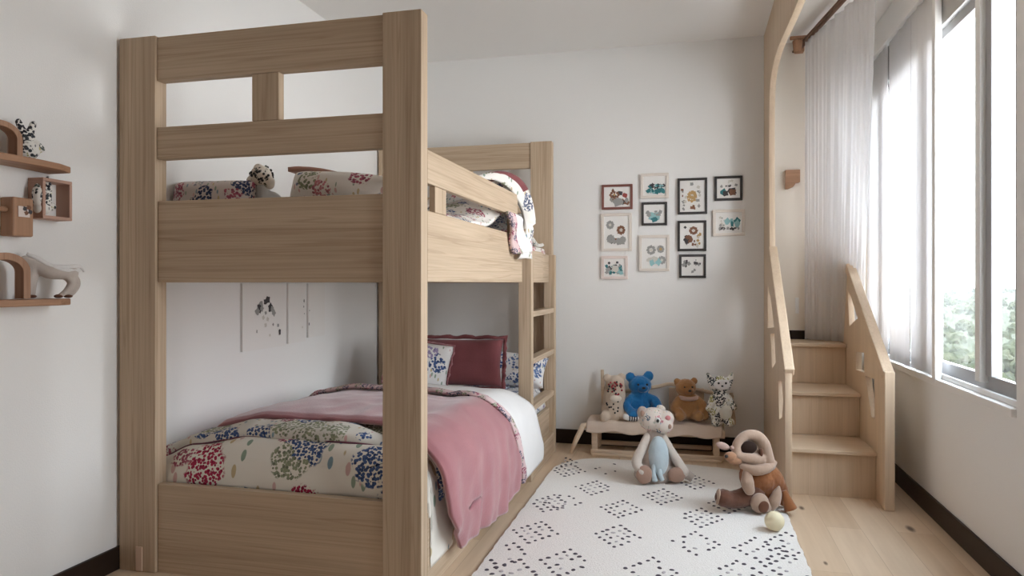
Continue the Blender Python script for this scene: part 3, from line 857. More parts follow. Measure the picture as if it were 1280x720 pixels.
bit('nose', [('e', (0, -14, 37), (2.2, 1.4, 1.5))], darkcl, t, k)
# 3: spotted flowered toy, leftmost
p, k = on_bench(767, 5.11, SEAT)
t = empty('stuffed_toy', p, YAW); tag(t, 'cream stuffed toy with red and black flower patch, leftmost on the bench', 'soft toy')
bodyA = blob('body', [('e', (0, 0, 12), (16, 12, 14)), ('t', [(0, 0, 10), (1, 0, 26), (2, 0, 42)], [15, 14, 12.5]), ('e', (-8, 0, 51), (5.5, 3.5, 5)), ('e', (10, 0, 52), (5.5, 3.5, 5)), ('t', [(-8, -5, 6), (-14, -13, 4)], [7, 6]), ('t', [(9, -5, 6), (17, -13, 4)], [7, 6])], cloth('oat_plush', (.60, .49, .39, 1), None, 120, .3), t, .0055, 5, .001, k)
bit('muzzle', [('e', (1, -12, 27), (7, 4, 5))], cloth('pale_muzzle', (.78, .70, .60, 1)), t, k)
bm = bmesh.new(); rnd = random.Random(4)
for i in range(34):
    a = rnd.random()*2*PI; r = math.sqrt(rnd.random())*9.5
    x, z = r*math.cos(a)+0, 39+r*math.sin(a)*.95
    y = -math.sqrt(max(0, 13.2**2-(x-1.5)**2))-.2
    add_ell(bm, (x*k, y*k, z*k), (1.3*k, .8*k, 1.3*k), (0, 0, 0), 8, 5, rnd.choice((0, 0, 1)))
for i in range(12):
    x, z = rnd.uniform(-11, 13), rnd.uniform(6, 24); y = -math.sqrt(max(0, 14.8**2-(x)**2))-.1
    add_ell(bm, (x*k, y*k, z*k), (1.1*k, .7*k, 1.2*k), (0, 0, 0), 8, 5, 1)
merge_into(bodyA, mesh_obj('flower_patch', bm, [plain('berry_red', (.32, .04, .05, 1), .8), plain('ink', (.03, .03, .035, 1), .8)], t, smooth=True))
# small black-and-white paw toy between
p, k = on_bench(790, 5.03, SEAT)
t = empty('stuffed_toy', p, YAW); tag(t, 'small striped black and white stuffed toy at the feet of the blue bear', 'soft toy')
blob('body', [('e', (0, 0, 4), (9, 5, 4)), ('e', (-8, 0, 6), (4, 4, 4))], whitecl, t, .004, 3, 0, k)
bit('stripe', [('t', [(x, -4.6, 1.5), (x+.4, -4.9, 4), (x+.6, -3.2, 7.2)], [.8, .8]) for x in (-4, -1, 2, 5)], darkcl, t, k)
# 4: ink patterned toy, rightmost
p, k = on_bench(900, 5.10, SEAT)
t = empty('stuffed_toy', p, YAW); tag(t, 'white stuffed cat with black ink pattern, rightmost on the bench', 'soft toy')
blob('body', [('e', (0, 0, 14), (14.5, 11, 16)), ('e', (0, 0, 30), (11.5, 9, 12)), ('e', (0, 0, 49), (14.5, 9, 11)), ('t', [(-11, 0, 52), (-15, 0, 62)], [5, 2.2]), ('t', [(11, 0, 52), (15, 0, 62)], [5, 2.2]),
    ('t', [(-9, -3, 33), (-15, -5, 20)], [4.5, 4.5]), ('t', [(9, -3, 33), (15, -6, 22)], [4.5, 4.5]), ('t', [(-7, -6, 5), (-9, -13, 4)], [6, 5.5]), ('t', [(7, -6, 5), (9, -13, 4)], [6, 5.5])], fl_toyD, t, .0055, 4, .001, k)
bit('face', [('e', (0, -8.2, 50), (10.5, 1.6, 6.5))], whitecl, t, k)
bit('eye', [('e', (-4.5, -9.8, 52), (1.4, .8, 1.4)), ('e', (4.5, -9.8, 52), (1.4, .8, 1.4))], darkcl, t, k)
bit('nose', [('e', (0, -10, 48.5), (1.5, .8, 1.1))], darkcl, t, k)
bit('tummy', [('e', (4, -11.2, 16), (8, 3, 9))], cloth('cream_tummy', (.78, .76, .68, 1)), t, k)

# foreground doll on the rug
p = at(818, 600, Z=.014); k = (-p.x*SA+p.y*CA)/F
t = empty('stuffed_toy', p, YAW); tag(t, 'stuffed toy with flowered head and pale blue tummy sitting on the rug', 'soft toy')
blob('body', [('t', [(1, 3, 14), (0, 2, 34), (1, 0, 58)], [25, 22, 11]),    ('t', [(-8, -2, 10), (-17, -14, 12)], [11, 11]), ('t', [(10, -2, 10), (26, -12, 11)], [11, 10])], greyp, t, .006, 5, .0015, k)
blob('arm', [('t', [(-9, -3, 54), (-18, -10, 40), (-25, -15, 26), (-20, -22, 16)], [6, 6, 6.5, 6])], armcl, t, .006, 4, .001, k)
blob('arm', [('t', [(10, -3, 54), (19, -10, 38), (26, -15, 26), (33, -18, 15)], [5.5, 5.5, 6, 6])], armcl, t, .006, 4, .001, k)
o = bit('tummy', [('e', (2, -14, 32), (13, 12, 26)), ], palebl, t, k)
o = bit('head', [('e', (-2, 0, 76), (18, 15, 15)), ('e', (9, -7, 70), (13, 11, 11)), ('e', (12, -4, 78), (12, 10, 10))], fl_toyE, t, k)
rm = o.modifiers.new('r', 'REMESH'); rm.mode = 'VOXEL'; rm.voxel_size = .005; rm.use_smooth_shade = True; s = o.modifiers.new('s', 'SMOOTH'); s.iterations = 4
bit('ear', [('e', (-15, -3, 84), (7, 4, 9), (0, -.3, 0))], greyp, t, k); bit('ear', [('e', (9, 4, 89), (6, 3, 4), (0, .4, 0))], fl_toyE, t, k)
bit('inner_ear', [('e', (-15.5, -6.4, 83.5), (3, 1.2, 5), (0, -.3, 0))], footp, t, k)
bit('eye', [('e', (1, -14.8, 77), (3.6, 1.6, 4))], plain('grey_eye', (.62, .62, .58, 1), .3), t, k)
bit('pupil', [('e', (1, -16.0, 77), (1.9, 1, 2.2))], darkcl, t, k)
bit('nose', [('e', (15.5, -16, 70), (2.6, 1.8, 3))], footp, t, k)
bit('cheek', [('e', (14, -13.2, 80), (3.6, 1.8, 3.2))], cloth('blossom_pink', (.62, .25, .25, 1)), t, k)
bit('foot_sole', [('e', (-17, -24, 13), (10, 3.5, 11.5))], footp, t, k); bit('foot_sole', [('e', (23, -21, 12), (11, 3.5, 9.5))], footp, t, k)
bit('foot', [('t', [(30, -12, 14), (38, -13, 10), (44, -15, 6)], [7, 6, 5])], greyp, t, k)
bit('bib_frill', [('t', [(-3, -20, 30), (-6, -23, 16), (-4, -24, 5)], [2.2, 3, 3.5]), ('t', [(2, -21, 26), (2, -23, 14), (5, -22, 6)], [2, 3, 3])], palebl, t, k)

# brown toy on the rug
p = at(940, 637, Z=.014); k = (-p.x*SA+p.y*CA)/F
t = empty('stuffed_toy', p, YAW); tag(t, 'slumped brown stuffed toy with beige hood on the rug corner by the stairs', 'soft toy')
blob('body', [('e', (10, 6, 37), (25, 17, 21), (0, .5, 0)), ('e', (22, 8, 24), (17, 15, 21), (0, -.5, 0)), ('t', [(10, 4, 48), (26, 6, 40), (38, 8, 22), (43, 8, 9)], [12, 13, 10, 7.5])], brownp, t, .006, 5, .003, k)
blob('leg', [('t', [(2, 0, 20), (-14, -5, 16), (-30, -9, 15), (-39, -11, 18)], [14, 12, 10.5, 11])], dbrownp, t, .006, 4, .002, k)
bit('foot_sole', [('e', (-46, -12, 20), (2.6, 7, 10), (0, .15, 0))], beigep, t, k)
blob('arm', [('t', [(-9, -9, 48), (-10, -13, 37), (-8, -14, 29)], [6, 8.5, 7])], beigep, t, .006, 4, .001, k)
blob('foot', [('e', (4, -16, 13), (11.5, 9, 12.5)), ('e', (12, -13, 8), (8, 7, 7))], beigep, t, .006, 4, .001, k)
bit('foot_pad', [('e', (6, -25, 11), (6.5, 1.6, 7.5), (0, .3, 0))], dbrownp, t, k)
bit('flap', [('t', [(19, -12, 4), (23, -13, 14), (27, -13, 25), (29, -13, 33)], [4, 7.5, 5.5, 1])], beigep, t, k)
bit('tail', [('t', [(37, -8, 26), (40, -10, 15), (44, -12, 4)], [3, 6, 8])], brownp, t, k)
blob('collar', [('t', [(-15, -8, 57), (0, -11, 52), (16, -9, 54), (28, -2, 59)], [4, 7, 6, 3]), ('e', (6, 2, 57), (19, 13, 5))], beigep, t, .005, 3, .001, k)
blob('head', [('t', [(-21, -4, 66), (-19, -2, 82), (-8, 0, 92), (6, 0, 92), (15, 0, 82), (19, 0, 66), (22, 0, 56)], [6, 6, 6.5, 7, 7.5, 8, 8]), ('e', (0, 7, 72), (17, 10, 17)), ('t', [(-18, -6, 68), (-4, -8, 66), (10, -3, 64)], [5.5, 6.5, 7])], beigep, t, .005, 4, .001, k)
bit('hood_hole_shade', [('e', (-6, -5.5, 79), (10.5, 4, 8))], plain('painted_hood_shade', (.03, .015, .01, 1), .9), t, k)  # near-black blob paints the shade inside the hood opening
bit('inner_ear', [('e', (9, -6.5, 73), (2.6, 4, 5.5))], dbrownp, t, k)
bit('muzzle', [('e', (-29, -7, 68), (8, 6, 6)), ('e', (-23, -7, 63), (9, 6, 5))], cloth('tan_muzzle', (.40, .22, .13, 1), (.30, .15, .08, 1)), t, k)
bit('nose', [('e', (-35, -10, 69), (2.4, 2.4, 2.2))], darkcl, t, k)
bit('bow', [('e', (-37, -2, 80), (9, 3, 4.5), (0, .35, 0)), ('e', (-26, -4, 78), (3, 3, 3))], cloth('pinkish_bow', (.48, .34, .29, 1)), t, k)

# wooden ball
p = at(968, 663, Z=.014)
bm = bmesh.new(); r = 12*(-p.x*SA+p.y*CA)/F; add_ell(bm, (0, 0, r*.98), (r, r, r), seg=32, rings=20)
bm.verts.ensure_lookup_table()
for s_ in (-.3, 0, .3):
    pass
o = mesh_obj('toy_ball', bm, ballwood, smooth=True, loc=p); tag(o, 'small cream ball on the rug edge in front of the brown toy', 'ball')

# spotted toy on the upper bunk
c = at(327, 246, Y=2.92); k = (-c.x*SA+c.y*CA)/F
t = empty('stuffed_toy', (c.x, c.y, 1.525), YAW); tag(t, 'black spotted cream stuffed toy on the upper bunk between two pillows', 'soft toy')
blob('body', [('e', (8, 2, 14), (18, 11, 14)), ('t', [(4, 0, 18), (1, 0, 30)], [10, 8])], greycl, t, .005, 4, .001, k)
headS = blob('head', [('e', (0, -1, 46), (14, 12, 13)), ('e', (-12, -1, 41), (6.5, 5, 6)), ('e', (10, -1, 38), (7, 7, 9)), ('e', (-4, 0, 57), (6, 4, 5))], fl_dots, t, .005, 4, .001, k)
bm = bmesh.new(); rnd = random.Random(11)
for i in range(36):
    a = rnd.random()*2*PI if i < 20 else rnd.uniform(0, 2*PI)
    rr_ = 1.0 if i < 22 else rnd.uniform(.2, .8)
    x = 14.2*rr_*math.cos(a); z = 46+13*rr_*math.sin(a); y = -1-12.2*math.sqrt(max(0, 1-rr_**2))
    add_ell(bm, (x*k, y*k, z*k), (1.7*k, 1.4*k, 1.7*k), seg=8, rings=6)
merge_into(headS, mesh_obj('spots', bm, darkcl, t, smooth=True))

# ------------------------------------------------------------------ low bench
BN = empty('low_bench', (-.25, 5.12, 0)); tag(BN, 'low whitewashed wooden toy bench with draped throw below the framed pictures', 'bench')
bo = Vector(BN.location)
def bb(name, lo, hi, m=benchwood, bev=.006): return box(name, lo, hi, m, BN, bev)
x0, x1 = -.70, .215
bb('seat', (x0, 4.99, .155), (x1, 5.26, .212))
for (x, y) in ((x0+.015, 4.995), (x1-.075, 4.995), (x0+.015, 5.215), (x1-.075, 5.215)):
    bb('leg', (x, y, 0), (x+.04, y+.04, .155))
bb('stretcher', (x0+.01, 4.975, .008), (x1-.01, 4.994, .040)); bb('stretcher', (x0+.01, 5.22, .02), (x1-.08, 5.25, .05))
bb('stretcher', (x0+.02, 4.945, .0), (x1-.02, 4.965, .02))
for xx, h in ((at(755, 480, Y=5.22).x, .565), (at(917, 480, Y=5.22).x, .43)):
    bm = bmesh.new(); add_tube(bm, [Vector((xx, 5.225, .212))-bo, Vector((xx-.015, 5.235, h))-bo], [.017, .012], 10); mesh_obj('back_post', bm, benchwood, BN, smooth=True)
bm = bmesh.new()
pts = [Vector((at(755, 500, Y=5.235).x, 5.235, .40)), Vector((at(790, 480, Y=5.24).x, 5.24, .42)), Vector((at(822, 483, Y=5.245).x, 5.245, .455)), Vector((at(840, 481, Y=5.245).x, 5.245, .475)), Vector((at(875, 490, Y=5.24).x, 5.24, .44)), Vector((at(917, 500, Y=5.235).x, 5.235, .40))]
add_tube(bm, [q-bo for q in smooth_path(pts, 6)], .013, 10); mesh_obj('back_rail', bm, benchwood, BN, smooth=True)
bb('backrest', (at(836, 500, Y=5.25).x, 5.250, .22), (at(880, 500, Y=5.25).x, 5.268, .45))
bm = bmesh.new(); xa = at(732, 520, Y=5.0).x; xb = at(720, 550, Y=4.9).x
add_tube(bm, [Vector((x0+.03, 5.03, .20))-bo, Vector((x0-.045, 5.0, .195))-bo, Vector((x0-.085, 4.97, .11))-bo, Vector((x0-.125, 4.95, .012))-bo], [.022, .022, .018, .012], 10); mesh_obj('splayed_leg', bm, benchwood, BN, smooth=True)
def th(s, t):
    x = lerp(x0-.02, x1-.02, s); 
    prof = [(4.975, .165), (4.985, .195), (5.01, .222), (5.12, .226), (5.24, .222)]
    f = t*4; i = min(3, int(f)); g = f-i
    y = lerp(prof[i][0], prof[i+1][0], g); z = lerp(prof[i][1], prof[i+1][1], g)
    if t < .3: z -= .018*(1-t/.3)*(.5+.5*math.sin(s*23))
    return Vector((x, y, z+.004+.004*math.sin(s*31)*math.sin(t*7)))
tw = grid_mesh('throw', th, 90, 16, blanket, .010, None, .004, 12, 2)
tag(tw, 'beige throw spread along the seat of the low bench', 'throw')

# ------------------------------------------------------------------ framed pictures on the back wall
def art_bits(bm, w, h, kind, rnd, y, sc_=1.0):
    """small printed shapes lying on the mat"""
    def disc(cx, cz, r, mi, sx=1, n=9, ang=0):
        vs = []
        for q in range(n):
            a = 2*PI*q/n+ang; rr_ = r*(1+.25*math.sin(q*2.7+cx*50))
            vs.append(bm.verts.new((cx+rr_*sx*math.cos(a), y, cz+rr_*math.sin(a))))
        try:
            f = bm.faces.new(vs); f.material_index = mi
        except Exception: pass
    for c in kind:
        y -= .00012
        disc(c[0]*w*sc_, c[1]*h*sc_, c[2]*min(w, h)*sc_*1.15, c[3], c[4] if len(c) > 4 else 1, 9, rnd.random())
artm = [plain('ink_teal', (.05, .20, .22, 1), .8), plain('ink_dark', (.07, .065, .07, 1), .8), plain('ink_brown', (.22, .11, .07, 1), .8), plain('ink_grey', (.33, .33, .32, 1), .8), plain('ink_ochre', (.50, .33, .15, 1), .8), plain('ink_aqua', (.30, .52, .54, 1), .8), plain('ink_pale', (.62, .60, .55, 1), .8), plain('ink_red', (.34, .08, .07, 1), .8)]
def scatter(rnd, n, x, z, sx, sz, r, mis):
    return [(x+rnd.uniform(-sx, sx), z+rnd.uniform(-sz, sz), r*rnd.uniform(.5, 1.3), rnd.choice(mis), rnd.uniform(.5, 1.4)) for _ in range(n)]
def ringf(x, z, r, mi, mi2, n=8, rr_=.045):
    return [(x+r*math.cos(q*2*PI/n), z+r*.85*math.sin(q*2*PI/n), rr_, mi) for q in range(n)]+[(x, z, rr_*.9, mi2)]
R_ = random.Random(5)
FR = [
 (752.5, 231, 791, 262, redbr, 'red brown framed dark picture, upper left of the wall group', scatter(R_, 16, 0, .02, .30, .25, .07, (1, 2, 7, 3))+ringf(-.08, .08, .12, 2, 4)+[(.02, -.2, .14, 3, 1.3), (.24, .05, .08, 7)]),
 (801, 217, 836, 248, creamf, 'cream framed teal print at the top of the second column', scatter(R_, 26, .05, -.02, .26, .06, .055, (0, 0, 1, 5))+scatter(R_, 26, .05, -.22, .28, .06, .06, (0, 0, 5))),
 (802, 253, 834, 282, blackm, 'small black framed picture of a pale teal bowl', [(0, -.12, .17, 5, 1.2), (0, -.24, .10, 0, 1.2), (-.24, .05, .08, 3), (-.2, -.05, .08, 3), (.23, .08, .07, 3), (.18, -.02, .07, 3)]+scatter(R_, 8, 0, 0, .2, .1, .04, (3, 5))),
 (752, 267, 790, 314, creamf, 'tall cream framed picture of grey blossoms below the red brown frame', ringf(.14, .05, .09, 2, 6)+ringf(-.2, .18, .08, 3, 6)+scatter(R_, 6, -.05, -.2, .25, .05, .08, (3, 1, 2))+ringf(-.18, -.16, .08, 3, 3)+ringf(.2, -.18, .05, 3, 3)),
 (799, 294, 837, 339, creamf, 'tall cream framed picture of olive blossoms, lowest in the second column', ringf(-.1, .08, .1, 3, 6)+ringf(.2, .1, .07, 3, 4)+ringf(.24, -.18, .08, 3, 6)+scatter(R_, 9, -.02, -.2, .22, .06, .08, (6, 3, 5))),
 (752, 320, 785, 349, pinkf, 'small pale pink framed teal print, lowest in the left column', scatter(R_, 34, 0, -.08, .32, .18, .07, (0, 1, 3, 5))+[(.02, -.05, .14, 6), (-.2, .2, .05, 1), (.1, .22, .05, 1)]),
 (847, 223, 884, 268, blackm, 'largest black framed picture, of an ochre flower with leaves', ringf(0, .03, .09, 4, 6)+ringf(-.02, -.02, .12, 4, 4)+scatter(R_, 7, -.25, .0, .07, .2, .05, (3, 6, 2))+scatter(R_, 8, .22, -.05, .06, .28, .04, (6, 3))+scatter(R_, 8, -.1, -.28, .2, .06, .04, (2, 3))+[(-.02, .3, .05, 3)]),
 (847, 276, 883, 314, blackm, 'black framed picture of brown flowers, middle of the black column', ringf(.05, .16, .10, 2, 6)+ringf(-.12, -.1, .10, 2, 3)+scatter(R_, 12, -.08, -.14, .12, .14, .06, (2, 2, 1))+scatter(R_, 8, .18, -.12, .1, .18, .05, (4, 6, 2))+[(-.22, .26, .04, 1)]),
 (849, 318, 882.5, 347.5, blackm, 'small black framed ink sketch, lowest of the black column', scatter(R_, 12, -.22, .08, .10, .12, .06, (1, 3))+scatter(R_, 10, .14, .08, .14, .06, .045, (1, 3))+scatter(R_, 6, .08, -.2, .12, .06, .04, (3,))+[(.12, .25, .02, 1)]),
 (893, 220.5, 928, 251, blackm, 'black framed dark green and grey print, upper right of the group', [(-.16, -.15, .12, 0), (-.1, -.2, .1, 1), (.12, -.12, .13, 1, 1.1), (.14, -.16, .12, 2)]+scatter(R_, 8, .0, .1, .3, .03, .035, (1, 3))+scatter(R_, 5, .1, .25, .1, .06, .035, (6,))),
 (891, 262, 931, 295, creamf, 'cream framed aqua striped print, right end of the group', [(.08, .05, .10, 5, .5), (.1, -.05, .10, 0, .5), (.25, .05, .12, 0, .9), (.25, -.05, .13, 5, .7), (-.05, .05, .11, 5, .9)]+scatter(R_, 10, -.2, .0, .08, .2, .04, (3, 6))+scatter(R_, 22, 0, -.22, .3, .03, .045, (1, 3))),
]
for (u0, v0, u1, v1, fm, lab, kind) in FR:
    a = at(u0, (v0+v1)/2, Y=YB); b = at(u1, (v0+v1)/2, Y=YB); um = (u0+u1)/2
    zt = at(um, v0, Y=YB).z; zb_ = at(um, v1, Y=YB).z
    w = b.x-a.x; h = zt-zb_
    t = empty('picture_frame', ((a.x+b.x)/2, YB-.001, (zt+zb_)/2)); tag(t, lab, 'picture frame', 'framed pictures on the back wall')
    fw = .017 if fm in (blackm, redbr) else .020
    bm = bmesh.new(); d = .022
    for (lo, hi) in (((-w/2, -d, h/2-fw), (w/2, 0, h/2)), ((-w/2, -d, -h/2), (w/2, 0, -h/2+fw)), ((-w/2, -d, -h/2+fw), (-w/2+fw, 0, h/2-fw)), ((w/2-fw, -d, -h/2+fw), (w/2, 0, h/2-fw))):
        add_box(bm, lo, hi)
    mesh_obj('frame', bm, fm, t, bevel=.002)
    bm = bmesh.new(); add_box(bm, (-w/2+fw, -.012, -h/2+fw), (w/2-fw, -.002, h/2-fw)); mt = mesh_obj('mat_board', bm, paperm, t)
    bm = bmesh.new(); art_bits(bm, w-2*fw, h-2*fw, kind, R_, -.0125, 1.28)
    mesh_obj('print', bm, artm, mt)

# sheets on the left wall in the lower bunk
inkf = [(.0, .22, .04, 1), (.06, .25, .05, 1), (-.1, .18, .05, 3), (-.14, .12, .06, 1), (-.18, .08, .05, 3), (-.08, .12, .04, 3), (.12, .14, .05, 1), (.16, .1, .045, 3), (.2, .04, .045, 3), (.1, .09, .03, 1),
  (-.05, -.02, .03, 6), (.05, -.05, .03, 6), (.0, -.14, .03, 6), (.18, -.14, .02, 3), (.3, -.16, .025, 3), (.34, -.27, .045, 1, .6), (-.2, -.22, .025, 3, .6), (.1, -.3, .02, 6), (.0, .05, .025, 3)]
SHT = ((301, 355, 436, 'leftmost and largest white wall sheet with ink flower sketch in the lower bunk', inkf), (358.5, 380, 428, 'middle white wall sheet with faint ink specks in the lower bunk', [(.4, .2, .05, 1, .5), (.38, .1, .03, 3), (.3, -.25, .03, 6), (.42, -.02, .02, 3)]), (383.5, 404, 420.5, 'rightmost plain white wall sheet in the lower bunk', [(-.46, -.25, .04, 1, .5), (-.44, .0, .02, 3)]))
for (u0, u1, vb, lab, kind) in SHT:
    a = at(u0, vb, X=XL+.004); b = at(u1, vb, X=XL+.004)
    zb_ = at((u0+u1)/2, vb, X=XL+.004).z; zt = 1.198
    w = b.y-a.y; h = zt-zb_
    t = empty('wall_sheet', (XL+.001, (a.y+b.y)/2, (zt+zb_)/2), PI/2); tag(t, lab, 'wall art', 'white sheets on the wall of the lower bunk')
    bm = bmesh.new(); add_box(bm, (-w/2, -.014, -h/2), (w/2, -.0005, h/2)); cv = mesh_obj('canvas', bm, paperm, t)
    bm = bmesh.new(); art_bits(bm, w, h, kind, R_, -.0148); merge_into(cv, mesh_obj('ink_drawing', bm, artm, t))

# ------------------------------------------------------------------ wall shelves at the left
def ls(u, v, X): return at(u, v, X=X)
XW = XL
def shelf(name, y1, z, lab, dip=0.0):
    t = empty(name, (XW, y1, z)); tag(t, lab, 'shelf', 'brown wooden wall shelves')
    bm = bmesh.new(); d = .12; n = 10; L_ = .62
    rows = []
    for i in range(n+1):
        y = -L_*i/n; f = i/n
        wob = dip*math.sin(f*5)
        rows.append([bm.verts.new(p) for p in ((.001, y, wob-.012), (d-(.02 if i == 0 else 0), y, wob-.012), (d-(.02 if i == 0 else 0), y, wob+.012), (.001, y, wob+.012))])
    for i in range(n):
        for k in range(4): bm.faces.new((rows[i][k], rows[i][(k+1) % 4], rows[i+1][(k+1) % 4], rows[i+1][k]))
    bm.faces.new(rows[0]); bm.faces.new(rows[-1][::-1])
    mesh_obj('plank', bm, brownwood['y'], t, bevel=.004)
    return t
XC = XW+.07
pu = ls(86, 213, XW+.09); pd_ = ls(86, 377, XW+.09)
shelf('wall_shelf', pu.y, pu.z, 'upper brown wooden wall shelf at the left picture edge', .004)
shelf('wall_shelf', pd_.y, pd_.z, 'lower brown wooden wall shelf at the left picture edge', .0)
def wall_item(name, u, v, label, cat, X=XC):
    p = at(u, v, X=X); zc = -p.x*SA+p.y*CA
    t = empty(name, p, math.radians(48)); tag(t, label, cat)   # local x runs along the wall, -y into the room
    return t, zc/F
KX = 1.9   # photo widths along this wall are foreshortened
top_z = pu.z+.013; low_z = pd_.z+.013
def seat_on(t, z): t.location.z = z
# plush rabbit on a pale block
t, k = wall_item('stuffed_toy', 33, 197, 'black and white stuffed rabbit against a pale block on the upper wall shelf', 'soft toy'); seat_on(t, top_z+.002)
blob('body', [('e', (2, -2, 12), (13, 7, 12)), ('e', (0, -2, 27), (10, 7, 10)), ('t', [(-4, -2, 34), (-8, -2, 46)], [4.5, 4]), ('t', [(4, -2, 34), (7, -2, 45)], [4.5, 4]), ('t', [(10, -2, 22), (16, -2, 14)], [4, 4])], fl_toyD, t, .004, 3, 0, k)
bit('eye', [('e', (-3, -8.6, 29), (1.2, 1, 1.2)), ('e', (4, -8.6, 29), (1.2, 1, 1.2))], darkcl, t, k)
bm = bmesh.new(); add_box(bm, (-20*k, -8*k, 0), (-13*k, 8*k, 36*k)); o = mesh_obj('toy_block', bm, plain('pale_block', (.62, .54, .48, 1), .6), None, bevel=.003, loc=t.location); o.rotation_euler = t.rotation_euler
tag(o, 'narrow pale block standing left of the rabbit on the upper wall shelf', 'toy block')
# arch toys
def arch_toy(u, w, h, thick, z, lab, m, X=XC):
    p = at(u, 300, X=X); k = (-p.x*SA+p.y*CA)/F
    o_ = []; i_ = []
    for q in range(19):
        a = PI*q/18; o_.append((w*k*math.cos(a), max(0, (h-w*.8)*k+w*.8*k*math.sin(a)))); i_.append(((w-thick)*k*math.cos(a), (h-w*.8)*k+(w*.8-thick)*k*math.sin(a)))
    loop = [(w*k, 0)]+o_+[(-w*k, 0), (-(w-thick)*k, 0)]+i_[::-1]+[((w-thick)*k, 0)]
    ob = plate('arch_toy', loop, [], .05, lambda x, zz, tt: Vector((x, tt-.025, zz)), m, None, .003)
    ob.location = (p.x, p.y, z); ob.rotation_euler = (0, 0, math.radians(80))
    tag(ob, lab, 'toy arch'); return ob
arch_toy(-4, 26, 42, 7, top_z+.002, 'brown wooden arch toy on the upper wall shelf', brownwood['z'])
arch_toy(2, 30, 58, 9, low_z+.002, 'taupe wooden arch toy on the lower wall shelf', brownwood['z'])
# pony on the lower shelf
t, k = wall_item('toy_pony', 58, 374, 'grey and white toy pony stretching beside the arch on the lower wall shelf', 'toy animal'); seat_on(t, low_z+.002)
t.rotation_euler = (0, 0, math.radians(58))
K = k*1.05
blob('body', [('t', [(-22, 0, 46), (-12, 0, 40), (2, 0, 32), (16, 0, 30), (26, 0, 30)], [4, 7, 9, 8, 8]), ('t', [(-12, 0, 40), (-17, -1, 24), (-19, -2, 5)], [7, 4.5, 3.5]), ('t', [(-9, 3, 38), (-12, 3, 22), (-13, 3, 5)], [6, 4, 3]),
   ('t', [(22, 0, 28), (26, -1, 18), (20, -2, 8), (14, -2, 3)], [7, 5, 3.6, 3]), ('t', [(26, 2, 28), (32, 2, 18), (29, 2, 8), (24, 2, 3)], [6, 4.5, 3.5, 3])], ponym, t, .004, 3, 0, K)
bit('mane', [('t', [(-20, -1, 52), (-8, -3, 46), (4, -4, 38), (18, -4, 37), (34, -2, 38), (40, 0, 32)], [2, 3, 3, 3, 2.5, 1.5]), ('t', [(6, -5, 36), (20, -6, 33), (36, -3, 33)], [2, 2.5, 1.5])], whitecl, t, K)
bit('hoof', [('e', (x, y, 2), (5, 4, 2.4)) for x, y in ((-21, -2), (-14, 3), (12, -2), (23, 2))], dbrownp, t, K)
# hanging box frame and block under the upper shelf
t, k = wall_item('shadow_box', 64, 250, 'open pale pink wooden box frame hanging below the upper wall shelf', 'box frame', X=XW+.035)
t.rotation_euler = (0, 0, PI/2)
p = Vector(t.location); ya = at(44, 250, X=XW+.035).y-p.y; yb = at(81, 250, X=XW+.035).y-p.y; hz = 25*k
bm = bmesh.new(); q = .012
for (lo, hi) in (((ya, -.035, hz-q), (yb, .034, hz)), ((ya, -.035, -hz), (yb, .034, -hz+q)), ((ya, -.035, -hz+q), (ya+q, .034, hz-q)), ((yb-q, -.035, -hz+q), (yb, .034, hz-q))):
    add_box(bm, lo, hi)
mesh_obj('box_frame', bm, plain('pink_wood', (.50, .32, .25, 1), .6), t, bevel=.002)
bm = bmesh.new(); add_box(bm, (ya+q, .028, -hz+q), (yb-q, .034, hz-q)); mesh_obj('back_board', bm, paperm, t)
t2, k2 = wall_item('stuffed_toy', 62, 272, 'patterned white stuffed toy dangling in the hanging box frame', 'soft toy', X=XW+.06)
t2.rotation_euler = (0, 0, PI/2); t2.location.z = p.z-hz+.013+6*k2; t2.location.x = XW+.045
blob('body', [('e', (-10, 0, 18), (8, 8, 16)), ('e', (-6, 0, 2), (10, 9, 8)), ('t', [(0, 0, 14), (2, 0, 30), (2, 0, 42)], [6, 5, 2.5]), ('e', (4, 0, 6), (8, 8, 6))], fl_toyD, t2, .004, 3, 0, k2)
t, k = wall_item('hanging_block', 25, 272, 'brown wooden block with small picture on the left wall below the rabbit', 'wooden block', X=XW+.03)
t.rotation_euler = (0, 0, PI/2)
p = Vector(t.location); ya = at(12, 272, X=XW+.045).y-p.y; yb = at(38, 272, X=XW+.045).y-p.y; hz = 24*k
bm = bmesh.new(); add_box(bm, (ya, -.03, -hz), (yb, .029, hz)); mesh_obj('block', bm, brownwood['z'], t, bevel=.006)
bm = bmesh.new(); add_box(bm, (ya+.018, -.033, 0), (yb-.018, -.03, hz*.55)); mp_ = mesh_obj('picture', bm, pinkf, t)
bm = bmesh.new(); art_bits(bm, .05, .05, [(x_, z_+.5, r_, m_) for x_, z_, r_, m_ in ((-.2, .1, .15, 1), (.1, .2, .16, 2), (.2, -.1, .15, 1), (-.1, -.2, .14, 2))], R_, -.0335); mesh_obj('print', bm, artm, t)
bm = bmesh.new(); add_tube(bm, [(ya-.001, 0, .35*hz), (ya-.12, 0, .35*hz)], .010, 8); mesh_obj('peg', bm, brownwood['y'], t, smooth=True)

